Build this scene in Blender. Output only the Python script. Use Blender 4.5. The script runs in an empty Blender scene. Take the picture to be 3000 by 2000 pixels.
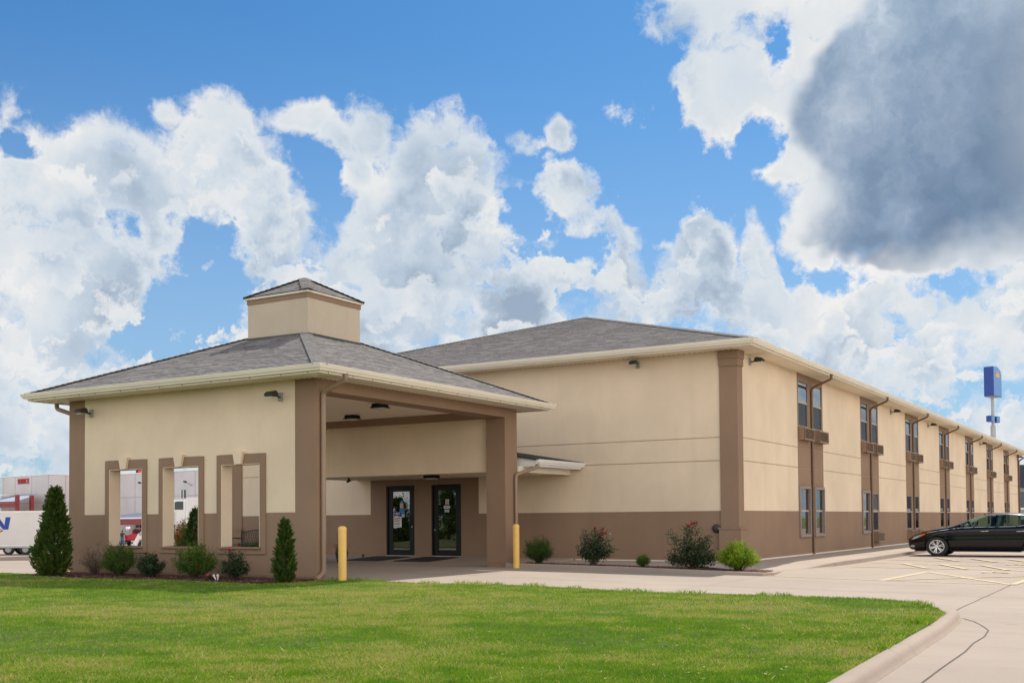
import bpy, bmesh, math, random
import numpy as np
from mathutils import Vector, Matrix
from mathutils.bvhtree import BVHTree

SC = bpy.context.scene
COL = SC.collection
RAD = math.radians
rng = np.random.default_rng(7)
random.seed(7)

# ------------------------------------------------------------------ helpers
def wm(o):
    m = o.matrix_basis.copy()
    if o.parent:
        return wm(o.parent) @ o.matrix_parent_inverse @ m
    return m

def tag(o, label=None, cat=None, group=None, kind=None):
    if label: o['label'] = label
    if cat: o['category'] = cat
    if group: o['group'] = group
    if kind: o['kind'] = kind
    return o

def thing(name, label, cat, loc=(0, 0, 0), rz=0.0, group=None):
    o = bpy.data.objects.new(name, None)
    COL.objects.link(o)
    o.location = loc
    o.rotation_euler = (0, 0, rz)
    o.empty_display_size = 0.2
    return tag(o, label, cat, group)

def link(name, me, mats, parent=None, local=False):
    o = bpy.data.objects.new(name, me)
    COL.objects.link(o)
    for m in (mats if isinstance(mats, (list, tuple)) else [mats]):
        me.materials.append(m)
    if parent:
        o.parent = parent
        if not local:
            o.matrix_parent_inverse = wm(parent).inverted()
    return o

class MB:
    def __init__(s):
        s.v = []; s.f = []; s.m = []; s.uv = {}
    def pts(s, P):
        i = len(s.v); s.v.extend([tuple(p) for p in P]); return i
    def face(s, P, m=0, uv=None):
        i = s.pts(P); s.f.append(tuple(range(i, i + len(P)))); s.m.append(m)
        if uv: s.uv[len(s.f) - 1] = uv
    def box(s, x0, x1, y0, y1, z0, z1, m=0):
        i = s.pts([(x0,y0,z0),(x1,y0,z0),(x1,y1,z0),(x0,y1,z0),(x0,y0,z1),(x1,y0,z1),(x1,y1,z1),(x0,y1,z1)])
        for q in ((0,3,2,1),(4,5,6,7),(0,1,5,4),(1,2,6,5),(2,3,7,6),(3,0,4,7)):
            s.f.append(tuple(i + k for k in q)); s.m.append(m)
    def obox(s, c, u, v, w, m=0):
        c, u, v, w = map(Vector, (c, u, v, w))
        P = [c + a*u + b*v + d*w for d in (-1, 1) for a, b in ((-1,-1),(1,-1),(1,1),(-1,1))]
        i = s.pts(P)
        for q in ((0,3,2,1),(4,5,6,7),(0,1,5,4),(1,2,6,5),(2,3,7,6),(3,0,4,7)):
            s.f.append(tuple(i + k for k in q)); s.m.append(m)
    def beam(s, a, b, wx, wz, m=0, up=(0,0,1)):
        a, b = Vector(a), Vector(b); d = b - a
        u = d.normalized(); upv = Vector(up)
        if abs(u.dot(upv)) > .98: upv = Vector((1,0,0))
        sx = u.cross(upv).normalized(); sz = sx.cross(u)
        s.obox((a+b)/2, d/2, sx*wx/2, sz*wz/2, m)
    def tube(s, P, r, seg=8, m=0, cap=True):
        P = [Vector(p) for p in P]; n = len(P)
        rr = r if isinstance(r, (list, tuple)) else [r]*n
        rings = []; prev = None
        for k, p in enumerate(P):
            t = (P[min(k+1, n-1)] - P[max(k-1, 0)]).normalized()
            if prev is None:
                a = Vector((0,0,1)) if abs(t.z) < .9 else Vector((1,0,0))
                u = t.cross(a).normalized()
            else:
                u = (prev - t*prev.dot(t)).normalized()
            prev = u; w = t.cross(u)
            rings.append(s.pts([p + rr[k]*(math.cos(2*math.pi*j/seg)*u + math.sin(2*math.pi*j/seg)*w) for j in range(seg)]))
        for k in range(n-1):
            for j in range(seg):
                s.f.append((rings[k]+j, rings[k]+(j+1)%seg, rings[k+1]+(j+1)%seg, rings[k+1]+j)); s.m.append(m)
        if cap:
            s.f.append(tuple(rings[0]+j for j in reversed(range(seg)))); s.m.append(m)
            s.f.append(tuple(rings[-1]+j for j in range(seg))); s.m.append(m)
    def lathe(s, prof, c=(0,0,0), seg=20, m=0, axis='z', cap=True):
        rings = []
        for r, z in prof:
            L = []
            for j in range(seg):
                a = 2*math.pi*j/seg
                q = (r*math.cos(a), r*math.sin(a), z)
                if axis == 'y': q = (q[0], q[2], q[1])
                if axis == 'x': q = (q[2], q[0], q[1])
                L.append((c[0]+q[0], c[1]+q[1], c[2]+q[2]))
            rings.append(s.pts(L))
        for k in range(len(prof)-1):
            for j in range(seg):
                s.f.append((rings[k]+j, rings[k]+(j+1)%seg, rings[k+1]+(j+1)%seg, rings[k+1]+j)); s.m.append(m)
        for k in (0, -1):
            if cap and prof[k][0] > 1e-4:
                s.f.append(tuple(rings[k]+j for j in range(seg))); s.m.append(m)
    def prism(s, poly, f0, f1, m=0):
        a = s.pts([f0(p) for p in poly]); b = s.pts([f1(p) for p in poly]); n = len(poly)
        s.f.append(tuple(a+k for k in range(n))); s.m.append(m)
        s.f.append(tuple(b+k for k in reversed(range(n)))); s.m.append(m)
        for k in range(n):
            s.f.append((a+k, b+k, b+(k+1)%n, a+(k+1)%n)); s.m.append(m)
    def mesh(s, name):
        me = bpy.data.meshes.new(name)
        me.from_pydata(s.v, [], s.f)
        me.polygons.foreach_set('material_index', s.m)
        if s.uv:
            uvl = me.uv_layers.new(name='UVMap')
            for p in me.polygons:
                q = s.uv.get(p.index)
                if q:
                    for k, li in enumerate(p.loop_indices): uvl.data[li].uv = q[k]
        return me
    def build(s, name, mats, parent=None, local=False, smooth=None, bevel=0, weld=False, seg=2):
        me = s.mesh(name)
        if weld or smooth is not None or bevel:
            bm = bmesh.new(); bm.from_mesh(me)
            bmesh.ops.remove_doubles(bm, verts=bm.verts, dist=1e-5)
            bmesh.ops.recalc_face_normals(bm, faces=bm.faces)
            bm.to_mesh(me); bm.free()
        if smooth is not None:
            me.polygons.foreach_set('use_smooth', [True]*len(me.polygons))
            me.set_sharp_from_angle(angle=RAD(smooth))
        o = link(name, me, mats, parent, local)
        if bevel:
            b = o.modifiers.new('bevel', 'BEVEL'); b.width = bevel; b.segments = seg; b.limit_method = 'ANGLE'; b.angle_limit = RAD(40)
        return o

def copy_tree(o, parent=None):
    c = o.copy(); COL.objects.link(c)
    if parent: c.parent = parent
    for ch in list(o.children): copy_tree(ch, c)
    return c

# ------------------------------------------------------------------ materials
def N(nt, t, **kw):
    n = nt.nodes.new(t)
    for k, v in kw.items():
        if k.startswith('i_'):
            n.inputs[k[2:].replace('_', ' ')].default_value = v
        else: setattr(n, k, v)
    return n

def new_mat(name):
    m = bpy.data.materials.new(name); m.use_nodes = True
    nt = m.node_tree
    b = nt.nodes['Principled BSDF']
    return m, nt, b

def ramp(nt, fac, stops, interp='LINEAR'):
    r = N(nt, 'ShaderNodeValToRGB'); r.color_ramp.interpolation = interp
    e = r.color_ramp.elements
    while len(e) < len(stops): e.new(0.5)
    for k, (p, c) in enumerate(stops):
        e[k].position = p; e[k].color = (*c, 1) if len(c) == 3 else c
    nt.links.new(fac, r.inputs['Fac']); return r.outputs['Color']

def coords(nt, scale=(1,1,1), kind='Object'):
    tc = N(nt, 'ShaderNodeTexCoord'); mp = N(nt, 'ShaderNodeMapping'); mp.inputs['Scale'].default_value = scale
    nt.links.new(tc.outputs[kind], mp.inputs['Vector']); return mp.outputs['Vector']

def noise(nt, vec, scale, detail=4, rough=.55, dist=0):
    n = N(nt, 'ShaderNodeTexNoise'); n.inputs['Scale'].default_value = scale; n.inputs['Detail'].default_value = detail
    n.inputs['Roughness'].default_value = rough; n.inputs['Distortion'].default_value = dist
    if vec is not None: nt.links.new(vec, n.inputs['Vector'])
    return n.outputs['Fac']

def mixc(nt, fac, a, b, bt='MIX'):
    m = N(nt, 'ShaderNodeMix', data_type='RGBA', blend_type=bt)
    def put(sock, v):
        if isinstance(v, (tuple, list)): sock.default_value = (*v[:3], 1)
        elif isinstance(v, (float, int)): sock.default_value = v
        else: nt.links.new(v, sock)
    put(m.inputs[0], fac); put(m.inputs[6], a); put(m.inputs[7], b)
    return m.outputs[2]

def mth(nt, op, a, b=None, c=None, clamp=False):
    m = N(nt, 'ShaderNodeMath', operation=op, use_clamp=clamp)
    for k, v in enumerate((a, b, c)):
        if v is None: continue
        if isinstance(v, (float, int)): m.inputs[k].default_value = v
        else: nt.links.new(v, m.inputs[k])
    return m.outputs[0]

def sstep(nt, x, lo, hi):
    m = N(nt, 'ShaderNodeMapRange', interpolation_type='SMOOTHSTEP')
    nt.links.new(x, m.inputs[0]); m.inputs[1].default_value = lo; m.inputs[2].default_value = hi
    return m.outputs[0]

def bump(nt, b, h, strength=.3, dist=.01):
    bp = N(nt, 'ShaderNodeBump'); bp.inputs['Strength'].default_value = strength; bp.inputs['Distance'].default_value = dist
    nt.links.new(h, bp.inputs['Height']); nt.links.new(bp.outputs['Normal'], b.inputs['Normal'])

def basic(name, col, rough=.6, metal=0, var=.12, vscale=3, bscale=0, bstr=.2, spec=.5, bdist=.004):
    m, nt, b = new_mat(name)
    b.inputs['Roughness'].default_value = rough; b.inputs['Metallic'].default_value = metal
    b.inputs['Specular IOR Level'].default_value = spec
    v = coords(nt)
    n = noise(nt, v, vscale, 5, .6)
    lo = tuple(c*(1-var) for c in col); hi = tuple(min(1, c*(1+var)) for c in col)
    nt.links.new(ramp(nt, n, [(.3, lo), (.7, hi)]), b.inputs['Base Color'])
    if bscale: bump(nt, b, noise(nt, v, bscale, 3), bstr, bdist)
    return m

def stucco(name, col):
    m, nt, b = new_mat(name)
    b.inputs['Roughness'].default_value = .92; b.inputs['Specular IOR Level'].default_value = .2
    v = coords(nt)
    big = noise(nt, v, .55, 4, .6)
    streak = noise(nt, coords(nt, (2.2, 2.2, .18)), 1.0, 5, .62)
    grain = noise(nt, v, 55, 3, .7)
    c = mixc(nt, sstep(nt, big, .3, .7), tuple(x*.93 for x in col), tuple(x*1.06 for x in col))
    c = mixc(nt, mth(nt, 'MULTIPLY', sstep(nt, streak, .50, .8), .26), c, tuple(x*.72 for x in col))
    c = mixc(nt, mth(nt, 'MULTIPLY', sstep(nt, grain, .35, .75), .3), c, tuple(x*.72 for x in col))
    nt.links.new(c, b.inputs['Base Color'])
    bump(nt, b, mth(nt, 'ADD', noise(nt, v, 70, 4, .7), mth(nt, 'MULTIPLY', noise(nt, v, 3, 2), .8)), .55, .006)
    return m

CREAM = stucco('cream_stucco', (.775, .625, .46))
TAN = stucco('tan_stucco', (.295, .195, .131))
CUPS = stucco('beige_stucco', (.55, .455, .35))
GROOVE = basic('groove_paint', (.42, .30, .20), .9)
GUTTER = basic('gutter_white', (.80, .73, .60), .38, var=.05, vscale=1.2)
FASCIA = basic('fascia_white', (.78, .71, .58), .45, var=.06, vscale=1.0)
SOFFIT = basic('soffit_vinyl', (.78, .70, .57), .55, var=.05, vscale=.8)
WHITE = basic('white_paint', (.82, .80, .76), .5, var=.05, vscale=1.5)
PIPE = basic('downspout_tan', (.295, .195, .131), .45, var=.1, vscale=2)
PIPED = basic('downspout_brown', (.17, .095, .055), .45, var=.1, vscale=2)
BRONZE = basic('dark_bronze', (.035, .03, .027), .4, var=.2, vscale=8)
GREYMET = basic('grey_plate', (.30, .30, .30), .5, var=.1)
LENS = basic('frosted_lens', (.55, .55, .52), .25, var=.1, vscale=20)
BLACK = basic('black_frame', (.006, .0055, .005), .45, var=.2, spec=.25)
RUBBER = basic('black_rubber', (.02, .02, .02), .8, var=.2, bscale=120, bstr=.3)
FRAME = basic('taupe_window_frame', (.26, .20, .165), .45, var=.06)
ACM = basic('brown_air_conditioner', (.27, .175, .11), .5, var=.08)
ACDARK = basic('dark_recess', (.02, .015, .012), .8)
CURTAIN = basic('grey_curtain', (.17, .17, .19), .9, var=.25, vscale=6)
SASHW = basic('sash_rail', (.42, .36, .32), .45, var=.05)
YELLOW = basic('yellow_paint', (.80, .49, .125), .42, var=.07, vscale=5)
CHIPW = basic('pale_stone_edge', (.45, .42, .38), .9, var=.25, vscale=12, bscale=30)
REDPAINT = basic('dark_red_paint', (.25, .025, .03), .45, var=.08)
BLUEP = basic('sign_blue', (.005, .05, .30), .3, var=.05)
STEEL = basic('grey_steel', (.42, .42, .40), .45, var=.08)
BACKW = basic('panel_concrete_white', (.62, .57, .57), .85, var=.07, vscale=.35, bscale=6, bstr=.1)
CHROME = basic('chrome', (.75, .75, .76), .18, 1.0, var=.04)
DARKGL = basic('dark_glass', (.02, .024, .028), .06, var=.1)
SHED = basic('dark_shingle_edge', (.05, .05, .055), .85, var=.4, vscale=14, bscale=30, bstr=.5)

def glass(name, tint=(.75, .8, .8), refl=1.0, ior=1.5, rough=.0):
    m = bpy.data.materials.new(name); m.use_nodes = True; nt = m.node_tree
    nt.nodes.remove(nt.nodes['Principled BSDF'])
    out = nt.nodes['Material Output']
    tr = N(nt, 'ShaderNodeBsdfTransparent'); tr.inputs['Color'].default_value = (*tint, 1)
    gl = N(nt, 'ShaderNodeBsdfGlossy'); gl.inputs['Roughness'].default_value = rough
    gl.inputs['Color'].default_value = (refl, refl, refl, 1)
    fr = N(nt, 'ShaderNodeFresnel'); ge = N(nt, 'ShaderNodeNewGeometry')
    mi = N(nt, 'ShaderNodeMix', data_type='FLOAT'); nt.links.new(ge.outputs['Backfacing'], mi.inputs[0]); mi.inputs[2].default_value = ior; mi.inputs[3].default_value = 1/ior
    nt.links.new(mi.outputs[0], fr.inputs['IOR'])
    v = coords(nt); bp = N(nt, 'ShaderNodeBump'); bp.inputs['Strength'].default_value = .03; bp.inputs['Distance'].default_value = .02
    nt.links.new(noise(nt, v, 1.6, 2), bp.inputs['Height']); nt.links.new(bp.outputs['Normal'], gl.inputs['Normal'])
    mx = N(nt, 'ShaderNodeMixShader')
    nt.links.new(fr.outputs[0], mx.inputs[0]); nt.links.new(tr.outputs[0], mx.inputs[1]); nt.links.new(gl.outputs[0], mx.inputs[2])
    nt.links.new(mx.outputs[0], out.inputs['Surface'])
    return m
GLASS_UP = glass('window_glass_clear', (.35, .37, .38), 1.0, 4.6)
GLASS_LO = glass('window_glass_screened', (.22, .22, .23), .5, 1.5, .05)
GLASS_LOB = glass('window_glass_lower_floor', (.3, .32, .33), 1.0, 2.8)
GLASS_DOOR = glass('door_glass', (.16, .17, .16), 1.0, 2.1)
GLASS_CAR = glass('car_glass_green', (.55, .74, .64), .8, 1.5)

def shingle_mat():
    m, nt, b = new_mat('grey_shingles')
    b.inputs['Roughness'].default_value = .95; b.inputs['Specular IOR Level'].default_value = .15
    tc = N(nt, 'ShaderNodeTexCoord'); sp = N(nt, 'ShaderNodeSeparateXYZ'); nt.links.new(tc.outputs['UV'], sp.inputs[0])
    row = mth(nt, 'FLOOR', sp.outputs[1]); fv = mth(nt, 'FRACT', sp.outputs[1])
    wn = N(nt, 'ShaderNodeTexWhiteNoise', noise_dimensions='1D'); nt.links.new(row, wn.inputs['W'])
    u = mth(nt, 'ADD', mth(nt, 'MULTIPLY', sp.outputs[0], 3.2), mth(nt, 'MULTIPLY', wn.outputs[0], 9.0))
    # warped tab widths
    uw = mth(nt, 'ADD', u, mth(nt, 'MULTIPLY', mth(nt, 'SINE', mth(nt, 'MULTIPLY', u, 1.7)), .35))
    tab = mth(nt, 'FLOOR', uw)
    cb = N(nt, 'ShaderNodeCombineXYZ'); nt.links.new(tab, cb.inputs[0]); nt.links.new(row, cb.inputs[1])
    w2 = N(nt, 'ShaderNodeTexWhiteNoise', noise_dimensions='2D'); nt.links.new(cb.outputs[0], w2.inputs['Vector'])
    col = ramp(nt, w2.outputs[0], [(0, (.165, .15, .148)), (.35, (.24, .22, .214)), (.7, (.305, .283, .274)), (1, (.375, .35, .335))])
    # printed dark shadow band on the raised laminate tabs
    band = mth(nt, 'MULTIPLY', mth(nt, 'LESS_THAN', fv, .46), mth(nt, 'GREATER_THAN', w2.outputs[0], .42))
    col = mixc(nt, mth(nt, 'MULTIPLY', band, .85), col, (.022, .019, .022))
    v = coords(nt)
    col = mixc(nt, mth(nt, 'MULTIPLY', noise(nt, v, .5, 3), .2), col, (.14, .13, .13))
    col = mixc(nt, mth(nt, 'MULTIPLY', sstep(nt, noise(nt, v, 160, 2), .45, .7), .35), col, (.30, .285, .28))
    nt.links.new(col, b.inputs['Base Color'])
    bump(nt, b, noise(nt, v, 140, 3), .4, .004)
    return m
SHINGLE = shingle_mat()
CAPS = basic('hip_cap_shingle', (.235, .22, .215), .95, var=.3, vscale=9, bscale=90, bstr=.4)

def concrete(name, col, joint=0, stain=.35):
    m, nt, b = new_mat(name)
    b.inputs['Roughness'].default_value = .88; b.inputs['Specular IOR Level'].default_value = .25
    v = coords(nt)
    n1 = noise(nt, v, .25, 5, .6); n2 = noise(nt, v, 2.2, 5, .65); n3 = noise(nt, v, 60, 3, .7)
    c = mixc(nt, sstep(nt, n1, .3, .7), tuple(x*.90 for x in col), tuple(x*1.07 for x in col))
    c = mixc(nt, mth(nt, 'MULTIPLY', sstep(nt, n2, .5, .8), stain), c, tuple(x*.7 for x in col))
    c = mixc(nt, mth(nt, 'MULTIPLY', sstep(nt, n3, .4, .75), .3), c, tuple(x*.72 for x in col))
    n5 = noise(nt, coords(nt, (.10, 1.5, 1)), 1.6, 4, .6)
    c = mixc(nt, mth(nt, 'MULTIPLY', sstep(nt, n5, .52, .75), .22), c, tuple(x*.6 for x in col))
    vo = N(nt, 'ShaderNodeTexVoronoi', feature='F1'); vo.inputs['Scale'].default_value = .85; nt.links.new(v, vo.inputs['Vector'])
    c = mixc(nt, mth(nt, 'MULTIPLY', mth(nt, 'SUBTRACT', 1.0, sstep(nt, mth(nt, 'MULTIPLY_ADD', n2, .10, vo.outputs['Distance']), .07, .13)), .30), c, tuple(x*.45 for x in col))
    n4 = noise(nt, v, 7, 6, .75)
    c = mixc(nt, mth(nt, 'MULTIPLY', sstep(nt, n4, .62, .72), .3), c, tuple(x*.62 for x in col))
    nt.links.new(c, b.inputs['Base Color'])
    bump(nt, b, mth(nt, 'ADD', n3, mth(nt, 'MULTIPLY', n2, .5)), .35, .004)
    return m
CONC = concrete('drive_concrete', (.385, .315, .26))
WALK = concrete('walk_concrete', (.41, .335, .28), stain=.2)
KERB = concrete('kerb_concrete', (.39, .31, .255))
JOINT = basic('joint_sealant', (.10, .08, .07), .9, var=.3, vscale=15)
def worn_paint():
    m, nt, b = new_mat('faded_yellow_line'); b.inputs['Roughness'].default_value = .85
    v = coords(nt); n = noise(nt, v, 11, 6, .7); n2 = noise(nt, v, 1.1, 3)
    c = mixc(nt, sstep(nt, n2, .3, .7), (.56, .43, .235), (.66, .53, .32))
    c = mixc(nt, sstep(nt, n, .50, .60), c, (.42, .335, .27)); nt.links.new(c, b.inputs['Base Color']); return m
PAINTY = worn_paint()
DIRT = basic('lawn_soil', (.085, .095, .03), .95, var=.35, vscale=2.5, bscale=20)

def mulch_mat():
    m, nt, b = new_mat('red_mulch')
    b.inputs['Roughness'].default_value = .95
    v = coords(nt)
    nt.links.new(ramp(nt, noise(nt, v, 38, 5, .75), [(.3, (.035, .012, .010)), (.5, (.12, .04, .032)), (.7, (.20, .085, .07))]), b.inputs['Base Color'])
    bump(nt, b, noise(nt, v, 45, 4, .8), 1, .03)
    return m
MULCH = mulch_mat()

def far_ground():
    m, nt, b = new_mat('far_field'); b.inputs['Roughness'].default_value = .95
    v = coords(nt)
    nt.links.new(ramp(nt, noise(nt, v, .06, 6, .65), [(.3, (.07, .11, .025)), (.5, (.13, .17, .045)), (.7, (.22, .21, .09))]), b.inputs['Base Color'])
    bump(nt, b, noise(nt, v, 1.5, 5, .8), .8, .4)
    return m
FIELD = far_ground()

def leafmat(name, stops, rough=.55, trans=.35):
    m, nt, b = new_mat(name)
    at = N(nt, 'ShaderNodeAttribute', attribute_name='shade')
    c = ramp(nt, at.outputs['Fac'], stops)
    nt.links.new(c, b.inputs['Base Color'])
    b.inputs['Roughness'].default_value = rough; b.inputs['Specular IOR Level'].default_value = .3
    tl = N(nt, 'ShaderNodeBsdfTranslucent'); nt.links.new(c, tl.inputs['Color'])
    mx = N(nt, 'ShaderNodeMixShader'); mx.inputs[0].default_value = trans
    nt.links.new(b.outputs[0], mx.inputs[1]); nt.links.new(tl.outputs[0], mx.inputs[2])
    nt.links.new(mx.outputs[0], nt.nodes['Material Output'].inputs['Surface'])
    return m
GRASSM = leafmat('lawn_grass', [(0, (.115, .25, .012)), (.35, (.20, .35, .016)), (.62, (.30, .40, .032)), (.8, (.41, .385, .09)), (1, (.55, .46, .20))], .55, .45)
ARB = leafmat('arborvitae_green', [(0, (.025, .06, .010)), (.5, (.055, .115, .014)), (.85, (.11, .17, .022)), (1, (.17, .13, .04))], .6, .3)
GREENL = leafmat('shrub_green', [(0, (.03, .065, .012)), (.5, (.07, .13, .018)), (1, (.15, .22, .03))], .5, .3)
BRIGHT = leafmat('bright_shrub', [(0, (.08, .16, .010)), (.5, (.17, .29, .012)), (1, (.34, .43, .03))], .5, .4)
DARKL = leafmat('rose_leaf', [(0, (.022, .04, .016)), (.5, (.045, .075, .028)), (.85, (.07, .10, .04)), (1, (.15, .07, .05))], .45, .25)
TWIGL = leafmat('sparse_reddish_leaf', [(0, (.05, .03, .025)), (.5, (.09, .055, .04)), (1, (.06, .09, .03))], .5, .2)
ORANGEL = leafmat('orange_tip_leaf', [(0, (.05, .10, .02)), (.45, (.14, .20, .03)), (.7, (.40, .20, .05)), (1, (.55, .16, .05))], .5, .35)
PETAL = leafmat('red_petal', [(0, (.45, .01, .03)), (1, (.75, .03, .10))], .5, .35)
PETALP = leafmat('pink_petal', [(0, (.70, .02, .12)), (1, (.85, .08, .25))], .5, .35)
BARK = basic('brown_bark', (.07, .045, .03), .9, var=.3, vscale=20, bscale=40)

# ------------------------------------------------------------------ camera (fitted to the place)
CAM = Vector((9.748, -27.4415, 1.1022)); YAW, PITCH, ROLL = .54490, .0308, -.0079
f = Vector((-math.sin(YAW)*math.cos(PITCH), math.cos(YAW)*math.cos(PITCH), math.sin(PITCH)))
r = Vector((math.cos(YAW), math.sin(YAW), 0)); u = r.cross(f)
r2 = math.cos(ROLL)*r + math.sin(ROLL)*u; u2 = -math.sin(ROLL)*r + math.cos(ROLL)*u
cd = bpy.data.cameras.new('camera'); cam = bpy.data.objects.new('camera', cd); COL.objects.link(cam)
cam.matrix_world = Matrix(((r2.x, u2.x, -f.x, CAM.x), (r2.y, u2.y, -f.y, CAM.y), (r2.z, u2.z, -f.z, CAM.z), (0, 0, 0, 1)))
cd.sensor_width = 36; cd.lens = 3205.22/3000*36; cd.shift_y = (1422.086-1000)/3000
cd.clip_start = .1; cd.clip_end = 4000
SC.camera = cam

# ------------------------------------------------------------------ sun and sky
SUN_EL, SUN_AZ = RAD(52.7), RAD(-5.5)        # azimuth from +Y towards +X
sd = Vector((math.cos(SUN_EL)*math.sin(SUN_AZ), math.cos(SUN_EL)*math.cos(SUN_AZ), math.sin(SUN_EL)))
sl = bpy.data.lights.new('sun', 'SUN'); sl.energy = 3.6; sl.angle = RAD(.53); sl.color = (1, .94, .84)
so = bpy.data.objects.new('sun', sl); COL.objects.link(so); so.location = (0, 0, 40)
so.rotation_euler = sd.to_track_quat('Z', 'Y').to_euler()

TOP = [(-0.9847,0.3252),(-0.9648,0.3322),(-0.9444,0.327),(-0.9168,0.3336),(-0.8814,0.3202),(-0.856,0.3156),(-0.8414,0.3326),(-0.8267,0.3512),(-0.808,0.3596),(-0.7854,0.3503),(-0.774,0.3377),(-0.7548,0.3229),(-0.7433,0.2965),(-0.7317,0.2898),(-0.7162,0.2609),(-0.7065,0.2538),(-0.6966,0.2801),(-0.669,0.2994),(-0.6291,0.3259),(-0.5971,0.3317),(-0.5611,0.3173),(-0.5492,0.2933),(-0.5332,0.2931),(-0.513,0.3095),(-0.4808,0.3161),(-0.453,0.3061),(-0.4434,0.2725),(-0.4339,0.2421),(-0.4143,0.2301),(-0.3903,0.2592),(-0.3743,0.288),(-0.3587,0.2926),(-0.3436,0.2641),(-0.3374,0.2415),(-0.3313,0.2634),(-0.3224,0.2683),(-0.3077,0.2397),(-0.2988,0.2019),(-0.2872,0.2236),(-0.2757,0.2376),(-0.2246,0.2191),(-0.1543,0.2131),(-0.103,0.222)]
LEFT = [(0.1898,-0.2252),(0.2071,-0.2614),(0.2236,-0.2872),(0.2389,-0.2944),(0.2609,-0.2941),(0.2833,-0.3013),(0.2919,-0.3202),(0.3004,-0.3392),(0.311,-0.3352),(0.3251,-0.3582),(0.3394,-0.3873),(0.3539,-0.3929),(0.3751,-0.3946),(0.4099,-0.4),(0.427,-0.4037),(0.4446,-0.4214),(0.46,-0.4213)]
CORE = [(0.1716,-0.0885),(0.2003,-0.1718),(0.2168,-0.2428),(0.2379,-0.2795),(0.2598,-0.2791),(0.2959,-0.2785),(0.3332,-0.3005),(0.3677,-0.2961),(0.398,-0.2617),(0.4267,-0.228),(0.46,-0.2242)]
BLOBS = [(.30, .16, .40, .13, 0, 1.7),(.85, .3, .3, .2, 0, 1.5),(-0.3533, 0.3896, 0.0465, 0.0597, 0, 1.7),(-0.3566, 0.427, 0.0558, 0.0358, 0, 1.7),(-0.489, 0.2961, 0.0457, 0.0239, 0, 1.3),(-0.6093, 0.3005, 0.0624, 0.0358, 0, 1),(-0.8005, 0.3429, 0.0286, 0.0239, 0, 1),(-0.7355,0.3534,0.0312,0.0111,-10,1),(-0.7043,0.338,0.025,0.0159,30,1),(-0.6747,0.3462,0.0176,0.0247,-20,1),(-0.6886,0.3242,0.0104,0.0179,0,0.8),(-0.5288,0.3316,0.0189,0.0143,0,1),(-0.4986,0.342,0.0114,0.0119,0,1),(-0.4384,0.3569,0.0106,0.0119,30,0.55),(-0.8451,0.3444,0.0121,0.0072,0,0.6),(-0.4594,0.2655,0.014,0.008,0,0.8)]  # first blob: unseen cloud added to whiten reflections in the upper panes
HOLES = [(-.722,.312,.014,.02,20,.8),(-.415,.315,.05,.035,0,.5),(-0.8247,0.241,0.0295,0.0239,0,1),(-0.8339,0.1925,0.033,0.0259,0,1),(-0.8042,0.2199,0.0177,0.0318,0,0.8),(-0.8812,0.2516,0.013,0.009,20,0.35),(-0.8521,0.1619,0.0231,0.0179,0,0.6),(-0.3013,0.398,0.011,0.020,0,.85),(-0.3177,0.324,0.0204,0.0279,15,1.1),(-0.4776,0.2471,0.0246,0.0088,0,0.7),(-0.9746,0.3065,0.0171,0.0088,0,0.9),(-0.5354,0.2707,0.0289,0.0139,-10,0.7),(-0.1616,0.1922,0.0226,0.0099,0,0.7),(-0.2651,0.2073,0.0234,0.0119,0,0.6)]

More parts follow.
